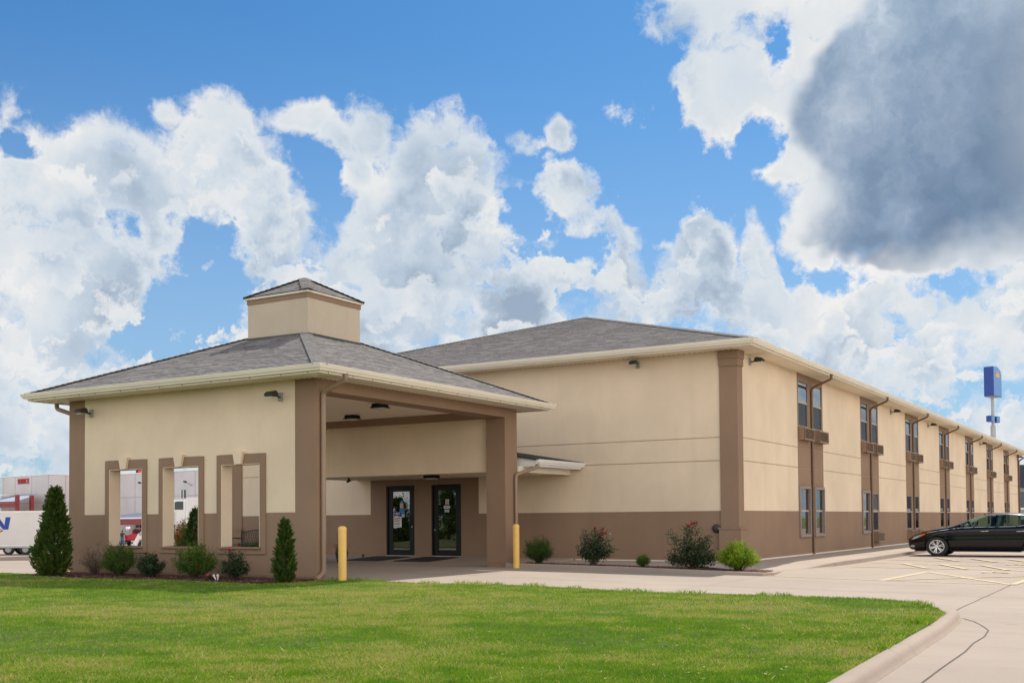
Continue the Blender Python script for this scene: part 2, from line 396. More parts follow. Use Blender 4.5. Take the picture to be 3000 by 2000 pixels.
def build_sky():
    w = bpy.data.worlds.new('World'); SC.world = w; w.use_nodes = True
    nt = w.node_tree; L = nt.links
    bg = nt.nodes['Background']; bg.inputs['Strength'].default_value = .13
    sky = N(nt, 'ShaderNodeTexSky', sky_type='NISHITA', sun_disc=False, sun_elevation=SUN_EL, sun_rotation=SUN_AZ)
    sky.air_density = 1.0; sky.dust_density = .6; sky.ozone_density = 2.2; sky.altitude = 200
    tc = N(nt, 'ShaderNodeTexCoord'); D = tc.outputs['Generated']
    nrm = N(nt, 'ShaderNodeVectorMath', operation='NORMALIZE'); L.new(D, nrm.inputs[0]); D = nrm.outputs[0]
    sp = N(nt, 'ShaderNodeSeparateXYZ'); L.new(D, sp.inputs[0])
    az = mth(nt, 'ARCTAN2', sp.outputs[0], sp.outputs[1])
    el = mth(nt, 'ARCSINE', sp.outputs[2])
    # billow warp so the outlines puff
    def vnoise(sc, det, rough):
        n = N(nt, 'ShaderNodeTexNoise'); n.inputs['Scale'].default_value = sc; n.inputs['Detail'].default_value = det; n.inputs['Roughness'].default_value = rough
        L.new(D, n.inputs['Vector']); return n
    wn = vnoise(16, 3, .6); ws = N(nt, 'ShaderNodeSeparateColor'); L.new(wn.outputs['Color'], ws.inputs[0])
    azw = mth(nt, 'MULTIPLY_ADD', mth(nt, 'SUBTRACT', ws.outputs[0], .5), .05, az)
    elw = mth(nt, 'MULTIPLY_ADD', mth(nt, 'SUBTRACT', ws.outputs[1], .5), .045, el)
    def curve(x, pts, lo, hi, vlo, vhi):
        t = mth(nt, 'DIVIDE', mth(nt, 'SUBTRACT', x, lo), hi-lo, clamp=True)
        fc = N(nt, 'ShaderNodeFloatCurve'); c = fc.mapping.curves[0]
        P = [((a-lo)/(hi-lo), (b-vlo)/(vhi-vlo)) for a, b in pts]
        P = [(0, P[0][1])] + [p for p in P if .004 < p[0] < .996] + [(1, P[-1][1])]
        while len(c.points) < len(P): c.points.new(.5, .5)
        for k, p in enumerate(P):
            c.points[k].location = p; c.points[k].handle_type = 'VECTOR'
        fc.mapping.update(); L.new(t, fc.inputs['Value'])
        return mth(nt, 'MULTIPLY_ADD', fc.outputs[0], vhi-vlo, vlo)
    top = curve(azw, TOP, -1.0, -.1, .15, .40)
    lef = curve(elw, LEFT, .18, .47, -.45, -.05)
    cor = curve(elw, CORE, .165, .47, -.45, -.05)
    c1 = mth(nt, 'MINIMUM', mth(nt, 'DIVIDE', mth(nt, 'SUBTRACT', top, elw), .035), 1.0)
    c2 = mth(nt, 'MINIMUM', mth(nt, 'DIVIDE', mth(nt, 'SUBTRACT', azw, lef), .035), 1.0)
    low = mth(nt, 'DIVIDE', mth(nt, 'SUBTRACT', elw, .185), .03)
    c2 = mth(nt, 'MINIMUM', c2, low)
    cov = mth(nt, 'MAXIMUM', c1, c2)
    vec = N(nt, 'ShaderNodeCombineXYZ'); L.new(azw, vec.inputs[0]); L.new(elw, vec.inputs[1])
    def blob(b):
        mp = N(nt, 'ShaderNodeMapping', vector_type='TEXTURE')
        mp.inputs['Location'].default_value = (b[0], b[1], 0); mp.inputs['Rotation'].default_value = (0, 0, RAD(-b[4])); mp.inputs['Scale'].default_value = (b[2]*1.1, b[3]*1.1, 1)
        L.new(vec.outputs[0], mp.inputs[0])
        ln = N(nt, 'ShaderNodeVectorMath', operation='LENGTH'); L.new(mp.outputs[0], ln.inputs[0])
        return mth(nt, 'MULTIPLY', mth(nt, 'SUBTRACT', 1.0, ln.outputs['Value']), b[5]*1.2)
    for b in BLOBS: cov = mth(nt, 'MAXIMUM', cov, mth(nt, 'MINIMUM', blob(b), .6*b[5]))
    rag = mth(nt, 'MULTIPLY', mth(nt, 'SUBTRACT', vnoise(30, 6, .65).outputs['Fac'], .5), 3.2)
    hol = None
    for b in HOLES:
        h = mth(nt, 'MAXIMUM', mth(nt, 'MULTIPLY', mth(nt, 'ADD', mth(nt, 'ADD', blob(b), .45), rag), 1.0), 0.0)
        hol = h if hol is None else mth(nt, 'MAXIMUM', hol, h)
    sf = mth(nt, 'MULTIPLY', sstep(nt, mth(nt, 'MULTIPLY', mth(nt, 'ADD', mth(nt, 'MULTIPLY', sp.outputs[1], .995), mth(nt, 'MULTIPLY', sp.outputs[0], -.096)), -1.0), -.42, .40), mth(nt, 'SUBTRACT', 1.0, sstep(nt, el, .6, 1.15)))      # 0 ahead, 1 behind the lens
    def nz(v, sc, det, rough):
        n = N(nt, 'ShaderNodeTexNoise'); n.inputs['Scale'].default_value = sc; n.inputs['Detail'].default_value = det; n.inputs['Roughness'].default_value = rough; L.new(v, n.inputs['Vector']); return n.outputs['Fac']
    def vadd(v, t):
        of = N(nt, 'ShaderNodeVectorMath', operation='ADD'); of.inputs[1].default_value = tuple(t); L.new(v, of.inputs[0]); return of.outputs[0]
    def voro(v, sc, det):
        n = N(nt, 'ShaderNodeTexVoronoi', feature='F1'); n.inputs['Scale'].default_value = sc; n.inputs['Detail'].default_value = det; n.inputs['Roughness'].default_value = .5; n.normalize = True
        L.new(v, n.inputs['Vector']); return mth(nt, 'SUBTRACT', 1.0, n.outputs['Distance'])
    wd = N(nt, 'ShaderNodeVectorMath', operation='MULTIPLY_ADD'); wq = vnoise(40, 4, .62)
    L.new(wq.outputs['Color'], wd.inputs[0]); wd.inputs[1].default_value = (.034, .034, .034); L.new(D, wd.inputs[2])
    W0 = wd.outputs[0]
    lean = sd*.5 + Vector((0, 0, .85))
    n2 = nz(D, 6.5, 3, .5)
    def layer(seed, cov, sc, squash, amp, k, thin, offs):
        mp = N(nt, 'ShaderNodeMapping'); mp.inputs['Scale'].default_value = (1, 1, squash); mp.inputs['Location'].default_value = (seed, seed*.7, -seed); L.new(W0, mp.inputs[0]); W = mp.outputs[0]
        s0 = mth(nt, 'ADD', mth(nt, 'MULTIPLY', mth(nt, 'SUBTRACT', nz(W, sc, 9, .60), .5), amp), mth(nt, 'MULTIPLY', mth(nt, 'SUBTRACT', voro(W, sc*1.9, 1.3), .60), 1.35))
        dens = mth(nt, 'ADD', cov, s0)
        mask = sstep(nt, dens, .0, thin)
        T = mth(nt, 'MULTIPLY', mth(nt, 'MAXIMUM', dens, 0.0), .30)
        for o_, wgt, det in offs:
            q = lean*o_; q.z *= squash
            T = mth(nt, 'ADD', T, mth(nt, 'MULTIPLY', mth(nt, 'MAXIMUM', mth(nt, 'ADD', cov, mth(nt, 'MULTIPLY', mth(nt, 'SUBTRACT', nz(vadd(W, q), sc, det, .52), .49), amp*1.25)), 0.0), wgt))
        return mask, mth(nt, 'EXPONENT', mth(nt, 'MULTIPLY', T, -k), clamp=True)
    def cap(x, lo, hi): return mth(nt, 'MINIMUM', mth(nt, 'MAXIMUM', x, lo), hi)
    stops = [(.10, (1.75, 2.3, 3.05)), (.26, (2.85, 3.4, 4.05)), (.46, (3.85, 4.25, 4.65)), (.74, (4.55, 4.7, 4.8)), (1, (5.3, 5.2, 5.1))]
    depth = mth(nt, 'SUBTRACT', top, elw)
    covA = mth(nt, 'SUBTRACT', mth(nt, 'MULTIPLY', cap(cov, -1.6, .75), .75), mth(nt, 'MULTIPLY', hol, .95))
    covA = mth(nt, 'ADD', covA, mth(nt, 'MULTIPLY', cap(c2, 0.0, 1.0), .30))
    covA = mth(nt, 'ADD', mth(nt, 'MULTIPLY', covA, mth(nt, 'SUBTRACT', 1.0, sf)), mth(nt, 'MULTIPLY', sf, .45))  # extra cloud cover added to the unseen sky behind the lens
    covA = mth(nt, 'SUBTRACT', covA, mth(nt, 'MULTIPLY', mth(nt, 'SUBTRACT', 1.0, sstep(nt, el, .10, .24)), mth(nt, 'MULTIPLY', mth(nt, 'SUBTRACT', 1.0, sf), .42)))
    mA, lA = layer(3.1, covA, 12, 1.0, 4.0, 1.2, .66, ((.018, .42, 4), (.05, .42, 3)))
    # nearer heaps standing in front of the first mass, lower in the sky
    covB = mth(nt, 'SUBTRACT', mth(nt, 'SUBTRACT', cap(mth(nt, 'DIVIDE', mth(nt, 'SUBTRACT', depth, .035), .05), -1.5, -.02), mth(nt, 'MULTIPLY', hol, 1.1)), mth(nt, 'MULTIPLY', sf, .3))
    mB, lB = layer(11.7, covB, 13, 1.2, 4.6, 1.9, .34, ((.014, .5, 4), (.036, .4, 2)))
    covC = mth(nt, 'SUBTRACT', cap(mth(nt, 'DIVIDE', mth(nt, 'SUBTRACT', .155, elw), .04), -1.5, .02), mth(nt, 'MULTIPLY', hol, .8))
    mC, lC = layer(23.3, covC, 19, 1.5, 4.4, 1.8, .40, ((.010, .5, 3), (.026, .4, 2)))
    big = mth(nt, 'MULTIPLY', mth(nt, 'SUBTRACT', n2, .5), 1.1)
    mask = mA
    ccol = ramp(nt, mth(nt, 'ADD', mth(nt, 'ADD', lA, mth(nt, 'MULTIPLY', cap(c2, 0.0, 1.0), .42)), big, clamp=True), stops)
    for m_, l_ in ((mB, lB), (mC, lC)):
        ccol = mixc(nt, mth(nt, 'MULTIPLY', m_, .92), ccol, ramp(nt, mth(nt, 'ADD', l_, mth(nt, 'MULTIPLY', big, .6), clamp=True), stops))
        mask = mth(nt, 'MAXIMUM', mask, m_)
    east = mth(nt, 'MULTIPLY', sstep(nt, sp.outputs[0], .25, .85), mth(nt, 'SUBTRACT', 1.0, sstep(nt, el, .5, .9)))
    ccol = mixc(nt, 1.0, ccol, mixc(nt, sf, (1, 1, 1), (2.45, 2.3, 2.15)), 'MULTIPLY')  # unseen clouds behind the lens brightened to lift fill on the shaded walls
    ccol = mixc(nt, 1.0, ccol, mixc(nt, east, (1, 1, 1), (2.25, 2.1, 1.95)), 'MULTIPLY')  # unseen eastern clouds brightened again, as added fill for the portico interior
    # the thick grey cloud
    coredist = mth(nt, 'SUBTRACT', azw, cor)
    core = mth(nt, 'MULTIPLY', sstep(nt, mth(nt, 'MULTIPLY_ADD', mth(nt, 'SUBTRACT', n2, .5), .05, coredist), .0, .022), sstep(nt, mth(nt, 'ADD', elw, mth(nt, 'MULTIPLY', mth(nt, 'SUBTRACT', n2, .5), .08)), .195, .235))
    core = mth(nt, 'MULTIPLY', core, mth(nt, 'SUBTRACT', 1.0, mth(nt, 'MULTIPLY', sstep(nt, azw, -.15, -.05), .4)))
    smp = N(nt, 'ShaderNodeMapping'); smp.inputs['Rotation'].default_value = (RAD(20), RAD(-25), RAD(10)); smp.inputs['Scale'].default_value = (1, 1, .55); L.new(W0, smp.inputs[0]); soft = mth(nt, 'ADD', mth(nt, 'MULTIPLY', nz(smp.outputs[0], 8, 7, .58), .72), mth(nt, 'MULTIPLY', nz(W0, 21, 6, .6), .28))
    dcol = ramp(nt, soft, [(.38, (.72, 1.22, 1.98)), (.47, (1.08, 1.62, 2.42)), (.55, (1.65, 2.2, 3.0)), (.64, (2.7, 3.15, 3.8))])
    dcol = mixc(nt, 1.0, dcol, ramp(nt, mth(nt, 'MULTIPLY', el, 2.0), [(.40, (.72, .78, .84)), (.62, (1.0, 1.0, 1.0)), (.9, (1.35, 1.3, 1.22))]), 'MULTIPLY')
    ccol = mixc(nt, mth(nt, 'MULTIPLY', core, .93), ccol, dcol)
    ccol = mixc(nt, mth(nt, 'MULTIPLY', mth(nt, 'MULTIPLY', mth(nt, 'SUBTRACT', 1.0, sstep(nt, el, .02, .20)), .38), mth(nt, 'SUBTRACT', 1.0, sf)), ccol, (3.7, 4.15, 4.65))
    mask = mth(nt, 'MAXIMUM', mask, mth(nt, 'MULTIPLY', core, .97))
    # bluish veil low down; nothing below the horizon
    mask = mth(nt, 'MULTIPLY', mask, sstep(nt, el, -.02, .02))
    skyc = mixc(nt, 1.0, sky.outputs[0], (.22, .47, .645), 'MULTIPLY')
    veil = mth(nt, 'MULTIPLY', mth(nt, 'SUBTRACT', 1.0, sstep(nt, el, .02, .46)), .62)
    skyc = mixc(nt, veil, skyc, (2.6, 3.4, 4.3))
    L.new(mixc(nt, mask, skyc, ccol), bg.inputs['Color'])
    w.cycles.sampling_method = 'MANUAL'; w.cycles.sample_map_resolution = 512
build_sky()
SC.view_settings.view_transform = 'Standard'; SC.view_settings.look = 'None'
SC.view_settings.exposure = .40; SC.view_settings.gamma = 1
SC.cycles.max_bounces = 8; SC.cycles.transparent_max_bounces = 12
SC.cycles.use_denoising = True; SC.cycles.denoising_prefilter = 'NONE'

# ------------------------------------------------------------------ ground
def sm(t): t = min(1, max(0, t)); return t*t*(3-2*t)
def g(x, y):
    z = -.12 - .05*sm((x+4)/6)
    if x < -19: z -= 1.5*sm((-x-19)/45)
    return z
def sheet(name, xs, ys, zf, mat, kind='structure', parent=None):
    mb = MB(); nx, ny = len(xs), len(ys)
    i = mb.pts([(x, y, zf(x, y)) for y in ys for x in xs])
    for b in range(ny-1):
        for a in range(nx-1):
            k = i+b*nx+a; mb.f.append((k, k+1, k+nx+1, k+nx)); mb.m.append(0)
    o = mb.build(name, mat, parent, smooth=60); o['kind'] = kind; return o
def spaced(lo, hi, fine_lo, fine_hi, st, coarse):
    L = []; x = lo
    while x < hi-1e-6:
        L.append(x); x += st if fine_lo <= x < fine_hi else coarse
    L.append(hi); return L
sheet('ground', spaced(-1500, 1500, -80, 40, 4, 60), spaced(-1500, 1500, -80, 120, 8, 60), lambda x, y: g(x, y)-.06, FIELD)
PX0 = spaced(-170, 26, -80, 26, 1.5, 8)
sheet('pavement', PX0, spaced(-34, 130, -34, 60, 3, 10), g, CONC)

def strip(mb, P, w, z=lambda x, y: g(x, y)+.004, m=0):
    n = len(P); A = []; B = []
    for k in range(n):
        a = Vector(P[max(0, k-1)]); b = Vector(P[min(n-1, k+1)]); t = (b-a).normalized(); nn = Vector((-t.y, t.x))*w/2; p = Vector(P[k])
        A.append(p+nn); B.append(p-nn)
    for k in range(n-1):
        mb.face([(q.x, q.y, z(q.x, q.y)) for q in (A[k], A[k+1], B[k+1], B[k])], m)
def dens_line(P, st=.8):
    out = []
    for a, b in zip(P[:-1], P[1:]):
        d = math.dist(a, b); n = max(1, int(d/st))
        for k in range(n): out.append((a[0]+(b[0]-a[0])*k/n, a[1]+(b[1]-a[1])*k/n))
    out.append(P[-1]); return out
mb = MB(); LN = 0
for P in ([(2.12,-4.12),(4.7,-4.94),(7.16,-5.47)], [(4.7,-4.94),(4.88,-1.16)], [(4.88,-1.16),(7.16,-5.47)], [(4.81,-4.8),(7.01,-2.32),(8.6,-.5)], [(7.16,-5.47),(7.21,-4.19),(7.3,-1.2)],
          [(2.61,1.01),(6.74,.14),(9,-.3)], [(2.57,3.4),(6.52,2.17),(9,1.4)], [(2.49,5.9),(5.12,5.04),(9,3.8)], [(3.45,3.26),(4.58,.47)], [(4.39,3.09),(5.48,.39)], [(5.52,2.59),(6.42,.18)],
          [(3.43,7.81),(4.52,5.23)], [(4.56,7.25),(5.55,4.88)], [(5.6,6.98),(6.5,4.7)], [(2.5,12.2),(8,10.4)], [(2.5,15),(8,13.2)], [(2.5,18),(8,16.2)]):
    LN += 1; strip(mb, dens_line(P, 1), .13, lambda x, y, q=LN: g(x, y)+.004+.0012*q)
for cx, cy, sc in ((6.25,-.95,.55), (6.2,3.45,.5)):       # accessible-bay emblem
    ring = [(cx+sc*.42*math.cos(a), cy-.1+sc*.42*math.sin(a)) for a in np.linspace(RAD(130), RAD(400), 14)]
    strip(mb, ring, .07, lambda x, y: g(x, y)+.030)
    strip(mb, [(cx-.05, cy+sc*.75), (cx, cy+.05), (cx+sc*.45, cy+.02), (cx+sc*.6, cy-sc*.4)], .08, lambda x, y: g(x, y)+.034)
    strip(mb, [(cx-.03, cy+sc*.4), (cx+sc*.35, cy+sc*.38)], .07, lambda x, y: g(x, y)+.038)
o = mb.build('painted_lines', PAINTY); o['kind'] = 'structure'
mb = MB()
def wob(P, a=.012):
    return [(x+random.uniform(-a, a), y+random.uniform(-a, a)) for x, y in P]
strip(mb, wob([(7.36,-12.75),(7.47,-12.89),(7.64,-13.26),(7.78,-13.65),(7.87,-13.96),(7.95,-14.26),(8.0,-14.99),(8.0,-15.67),(8.03,-16.47),(8.04,-17.66),(8.05,-18.63),(8.1,-22)], .012), .015)
strip(mb, wob(dens_line([(7.2,-12.1),(7.18,-11.2),(7.14,-5.55)], .5)), .014)
strip(mb, wob(dens_line([(-6,-6.75),(-3.4,-7.23),(.67,-7.86),(3.6,-8.2),(7.72,-8.93),(14,-9.9)], .5)), .013)
strip(mb, wob(dens_line([(-3.6,-11),(-3.5,-4.2)], .5)), .010)
strip(mb, wob(dens_line([(2.2,-10.9),(2.1,-4.6)], .5)), .008)
strip(mb, wob(dens_line([(7.9,-19.5),(10.5,-18.9),(13,-18.2)], .5)), .010)
for yy in (-1.5, 3, 7.5, 12): strip(mb, wob(dens_line([(7.2,yy),(14,yy-1.6)], .8)), .010)
strip(mb, wob(dens_line([(-13,-6.8),(-45,-6.2)], 1)), .02)
o = mb.build('pavement_joints', JOINT); o['kind'] = 'structure'

# lawn island
LAWN = [(-40,-11.25),(-14.4,-11.3),(-12.9,-11.3),(-12.3,-12.0),(-10.7,-12.1),(-8.5,-12.05),(-6.5,-12.15),(-5.3,-12.05),(-4.95,-11.2),(-4.85,-10.35),(-4.2,-10.3),(-2.2,-10.62),(-.4,-10.5),(2.46,-11.03),(4.67,-11.2),(5.97,-11.35),(6.62,-11.7),(7.1,-12.5),(7.36,-13.4),(7.45,-15),(7.53,-17.4),(7.6,-19.5),(7.66,-23),(7.7,-33),(-40,-33)]
def inside(px, py, poly):
    x = np.asarray(px); y = np.asarray(py); c = np.zeros(x.shape, bool); n = len(poly)
    for k in range(n):
        x0, y0 = poly[k]; x1, y1 = poly[(k+1) % n]
        if y0 == y1: continue
        t = ((y0 > y) != (y1 > y)) & (x < (x1-x0)*(y-y0)/(y1-y0)+x0); c ^= t
    return c
def hl(x, y):   # lawn surface height
    base = -.085 if x > -19 else -.085-1.5*sm((-x-19)/45)
    return base + .012*math.sin(x*.9+y*.4) + .010*math.sin(y*1.3-x*.5)
def lawn_mesh():
    bm = bmesh.new()
    vs = [bm.verts.new((x, y, 0)) for x, y in dens_line(LAWN+[LAWN[0]], 1.0)[:-1]]
    bm.faces.new(vs); bmesh.ops.triangulate(bm, faces=bm.faces)
    for x in np.arange(-39, 8, 1.5):
        bmesh.ops.bisect_plane(bm, geom=bm.verts[:]+bm.edges[:]+bm.faces[:], plane_co=(x, 0, 0), plane_no=(1, 0, 0))
    for y in np.arange(-32, -10, 1.5):
        bmesh.ops.bisect_plane(bm, geom=bm.verts[:]+bm.edges[:]+bm.faces[:], plane_co=(0, y, 0), plane_no=(0, 1, 0))
    ed = [e for e in bm.edges if e.is_boundary]
    for v in bm.verts: v.co.z = hl(v.co.x, v.co.y)
    ex = bmesh.ops.extrude_edge_only(bm, edges=ed)
    for v in [q for q in ex['geom'] if isinstance(q, bmesh.types.BMVert)]: v.co.z = -.3 + (g(v.co.x, 0) if v.co.x < -19 else 0)
    me = bpy.data.meshes.new('lawn'); bm.to_mesh(me); bm.free()
    o = link('lawn', me, DIRT); o['kind'] = 'structure'
lawn_mesh()

def np_mesh(name, V, F, mats, shade=None, parent=None, local=True, nper=4):
    me = bpy.data.meshes.new(name)
    nf = len(F)
    me.vertices.add(len(V)); me.vertices.foreach_set('co', np.ascontiguousarray(V, np.float32).ravel())
    me.loops.add(nf*nper); me.loops.foreach_set('vertex_index', np.ascontiguousarray(F, np.int32).ravel())
    me.polygons.add(nf); me.polygons.foreach_set('loop_start', np.arange(0, nf*nper, nper, dtype=np.int32))
    me.update(calc_edges=True)
    if shade is not None:
        a = me.attributes.new('shade', 'FLOAT', 'POINT'); a.data.foreach_set('value', np.ascontiguousarray(shade, np.float32))
    return link(name, me, mats, parent, local)

def vnoise2(x, y, s, seed=0):
    r_ = np.random.default_rng(seed); T = r_.random((64, 64))
    X = x*s; Y = y*s; xi = np.floor(X).astype(int); yi = np.floor(Y).astype(int); fx = X-xi; fy = Y-yi
    fx = fx*fx*(3-2*fx); fy = fy*fy*(3-2*fy)
    a = T[xi % 64, yi % 64]; b = T[(xi+1) % 64, yi % 64]; c = T[xi % 64, (yi+1) % 64]; d = T[(xi+1) % 64, (yi+1) % 64]
    return (a*(1-fx)+b*fx)*(1-fy)+(c*(1-fx)+d*fx)*fy

def grass():
    n = 3400000
    # sample by distance so that blades are dense where the lens is near
    ang = rng.uniform(-1.08, -.02, n); dist = 6.5*np.exp(rng.random(n)*math.log(46/6.5))
    x = CAM.x + dist*np.sin(ang); y = CAM.y + dist*np.cos(ang)
    k = inside(x, y, LAWN) & (x > -34)
    x, y, dist = x[k], y[k], dist[k]
    keep = rng.random(len(x)) < np.clip(760000/len(x), 0, 1); x, y, dist = x[keep], y[keep], dist[keep]
    n = len(x)
    z = -.085 + .012*np.sin(x*.9+y*.4) + .010*np.sin(y*1.3-x*.5) - .004
    t = np.clip((-x-19)/45, 0, 1); z -= 1.5*t*t*(3-2*t)
    patch = .40*vnoise2(x, y, .45, 1)+.3*vnoise2(x+9, y*1.6, 1.3, 2)+.3*vnoise2(x, y+5, 3.7, 3)
    fine = vnoise2(x, y, 7, 4)
    # longer unmown tufts along the pavement edge
    edge = np.full(n, 9.)
    E = np.array(LAWN)
    for a, b in zip(E[9:20], E[10:21]):
        ab = b-a; tt = np.clip(((x-a[0])*ab[0]+(y-a[1])*ab[1])/(ab@ab), 0, 1)
        edge = np.minimum(edge, np.hypot(x-a[0]-tt*ab[0], y-a[1]-tt*ab[1]))
    tuft = (edge < .16) & (vnoise2(x, y, 2.2, 8) > .52)
    h = rng.uniform(.017, .036, n)*(.8+.5*patch)
    h = np.where(tuft, h*rng.uniform(1.2, 2.6, n), h)
    h *= np.where(rng.random(n) < .004, 1.9, 1)
    w = rng.uniform(.002, .0036, n)*np.clip(dist/13, 1, 2.4)
    a = rng.uniform(0, 2*math.pi, n); lean = rng.uniform(.15, .95, n)*h
    dx, dy = np.cos(a), np.sin(a)
    b2 = rng.uniform(0, 2*math.pi, n); sx, sy = np.cos(b2)*w, np.sin(b2)*w
    V = np.empty((n, 4, 3), np.float32)
    V[:, 0] = np.stack([x-sx, y-sy, z], 1); V[:, 1] = np.stack([x+sx, y+sy, z], 1)
    V[:, 2] = np.stack([x+sx*.7+dx*lean*.45, y+sy*.7+dy*lean*.45, z+h*.62], 1)
    V[:, 3] = np.stack([x+dx*lean, y+dy*lean, z+h], 1)
    sh = np.clip((patch-.25)*1.25+rng.normal(0, .2, n)+(fine-.5)*.4, 0, 1)
    straw = rng.random(n) < np.clip((patch-.40)*1.5, .04, .55)
    sh = np.where(straw, rng.uniform(.8, 1, n), sh*.85)
    o = np_mesh('grass', V.reshape(-1, 3), np.arange(n*4).reshape(-1, 4), GRASSM, np.repeat(sh, 4))
    tag(o, 'short mown green grass with dry straw patches on the front lawn', 'grass', kind='stuff')
    # clover and dandelion rosettes
    m = 1300; x = rng.uniform(-18, 7.2, m); y = rng.uniform(-24, -12.3, m); k = inside(x, y, LAWN); x, y = x[k], y[k]; m = len(x)
    V = []; S = []
    for i in range(m):
        zz = hl(x[i], y[i])+.012
        s0 = random.uniform(.25, .95)
        for j in range(5):
            a = random.uniform(0, 6.28); L_ = random.uniform(.015, .042); w_ = L_*.28; c_, s_ = math.cos(a), math.sin(a)
            V += [(x[i], y[i], zz), (x[i]+c_*L_*.6-s_*w_, y[i]+s_*L_*.6+c_*w_, zz+L_*.35), (x[i]+c_*L_, y[i]+s_*L_, zz+L_*.3), (x[i]+c_*L_*.6+s_*w_, y[i]+s_*L_*.6-c_*w_, zz+L_*.35)]
            S += [s0]*4
    o = np_mesh('lawn_weeds', np.array(V), np.arange(len(V)).reshape(-1, 4), BRIGHT, np.array(S))
    tag(o, 'small broad-leaved weeds growing scattered through the front lawn', 'weeds', kind='stuff')
grass()

# kerbs
def kerb(name, P, prof, zf, mat=KERB, closed=False, ends=(1, 1)):
    """profile (offset to the right of travel, height) swept along P; the end factors taper the height"""
    mb = MB(); n = len(P); rings = []
    for k in range(n):
        a = Vector(P[max(0, k-1)]); b = Vector(P[min(n-1, k+1)]); t = (b-a).normalized(); nn = Vector((t.y, -t.x)); p = Vector(P[k])
        s = 1
        if k == 0: s = ends[0]
        if k == n-1: s = ends[1]
        rings.append(mb.pts([(p.x+nn.x*d, p.y+nn.y*d, zf(p.x, p.y)+(h*s if h > 0 else h)) for d, h in prof]))
    m = len(prof)
    for k in range(n-1):
        for j in range(m-1):
            mb.f.append((rings[k]+j, rings[k+1]+j, rings[k+1]+j+1, rings[k]+j+1)); mb.m.append(0)
    for q in (rings[0], rings[-1]):
        mb.f.append(tuple(q+j for j in range(m))); mb.m.append(0)
    o = mb.build(name, mat, smooth=30, bevel=0); o['kind'] = 'structure'; return o
KP = [(7.14,-12.35),(7.26,-12.8),(7.34,-13.4),(7.40,-14.2),(7.45,-15),(7.49,-16.2),(7.53,-17.4),(7.6,-19.5),(7.66,-23),(7.7,-33)]
KP.reverse()
kerb('kerb', KP, [(-.02,-.1),(-.02,.085),(.0,.096),(.08,.098),(.108,.092),(.128,.076),(.142,.05),(.155,.02),(.172,.003),(.175,-.1)], g, ends=(1, .05))

# planter bed, walk and kerb in front of the building
kb = MB()
PB = [(-4.9,-3.62),(-1.72,-3.86),(2.04,-4.22),(2.2,-3.95),(1.72,-1.66)]
def kz(x): return .115 - .045*sm((x+4)/6)
n = len(PB); rings = []
for k in range(n):
    a = Vector(PB[max(0, k-1)]); b = Vector(PB[min(n-1, k+1)]); t = (b-a).normalized(); nn = Vector((-t.y, t.x)); p = Vector(PB[k])
    hz = kz(p.x) if k < n-1 else .008
    gz = g(p.x, 0)
    rings.append(kb.pts([(p.x, p.y, gz-.1), (p.x, p.y, gz+hz-.012), (p.x+nn.x*.012, p.y+nn.y*.012, gz+hz), (p.x+nn.x*.15, p.y+nn.y*.15, gz+hz), (p.x+nn.x*.15, p.y+nn.y*.15, gz-.1)]))
for k in range(n-1):
    for j in range(4):
        kb.f.append((rings[k]+j, rings[k+1]+j, rings[k+1]+j+1, rings[k]+j+1)); kb.m.append(0)
for q in (rings[0], rings[-1]): kb.f.append(tuple(q+j for j in range(5))); kb.m.append(0)
o = kb.build('planter_kerb', KERB, smooth=25); o['kind'] = 'structure'
mbed = MB()
mbed.face([(-4.85,-3.5,-.040),(-1.72,-3.73,-.07),(1.98,-4.08,-.125),(2.05,-3.9,-.125),(1.75,-2.6,-.12),(-4.85,-2.4,-.04)])
o = mbed.build('planter_bed', MULCH); o['kind'] = 'structure'
wk = MB()   # walk hugging the front and right walls
wk.box(-4.8, -.1, -2.55, .1, -.3, -.058)
wk.face([(-14.5,-2.6,-.1185),(-4.85,-2.6,-.1185),(-4.85,0,-.006),(-14.5,0,-.006)])
wk.face([(-14.5,-2.6,-.1185),(-14.5,0,-.006),(-14.5,0,-.3),(-14.5,-2.6,-.3)])
wk.face([(-4.85,-2.6,-.1185),(-4.85,0,-.006),(-4.85,0,-.3),(-4.85,-2.6,-.3)])
o = wk.build('front_walk', WALK); o['kind'] = 'structure'
sw = MB()
SWP = [(1.62,-2.55,0),(1.66,-1.7,0),(1.95,-.6,.0),(2.08,.4,.5),(2.25,1.6,1),(2.30,3.5,1),(2.26,9.5,1),(2.2,30,1),(2.1,62,1)]
for (x0,y0,a0),(x1,y1,a1) in zip(SWP[:-1], SWP[1:]):
    z0 = g(x0,0)+.006+a0*.105; z1 = g(x1,0)+.006+a1*.105
    b0, b1 = x0-.14, x1-.14
    sw.face([(-.1,y0,-.062),(b0,y0,z0 if a0 < 1 else -.062),(b1,y1,z1 if a1 < 1 else -.062),(-.1,y1,-.062)])
    sw.face([(b0,y0,z0 if a0 < 1 else -.062),(x0-.02,y0,z0 if a0 < 1 else -.063),(x1-.02,y1,z1 if a1 < 1 else -.063),(b1,y1,z1 if a1 < 1 else -.062)], 1)
    sw.face([(x0-.02,y0,z0 if a0 < 1 else -.063),(x0,y0,g(x0,0)-.02),(x1,y1,g(x1,0)-.02),(x1-.02,y1,z1 if a1 < 1 else -.063)], 1)
o = sw.build('sidewalk', [WALK, KERB], smooth=25, weld=True); o['kind'] = 'structure'
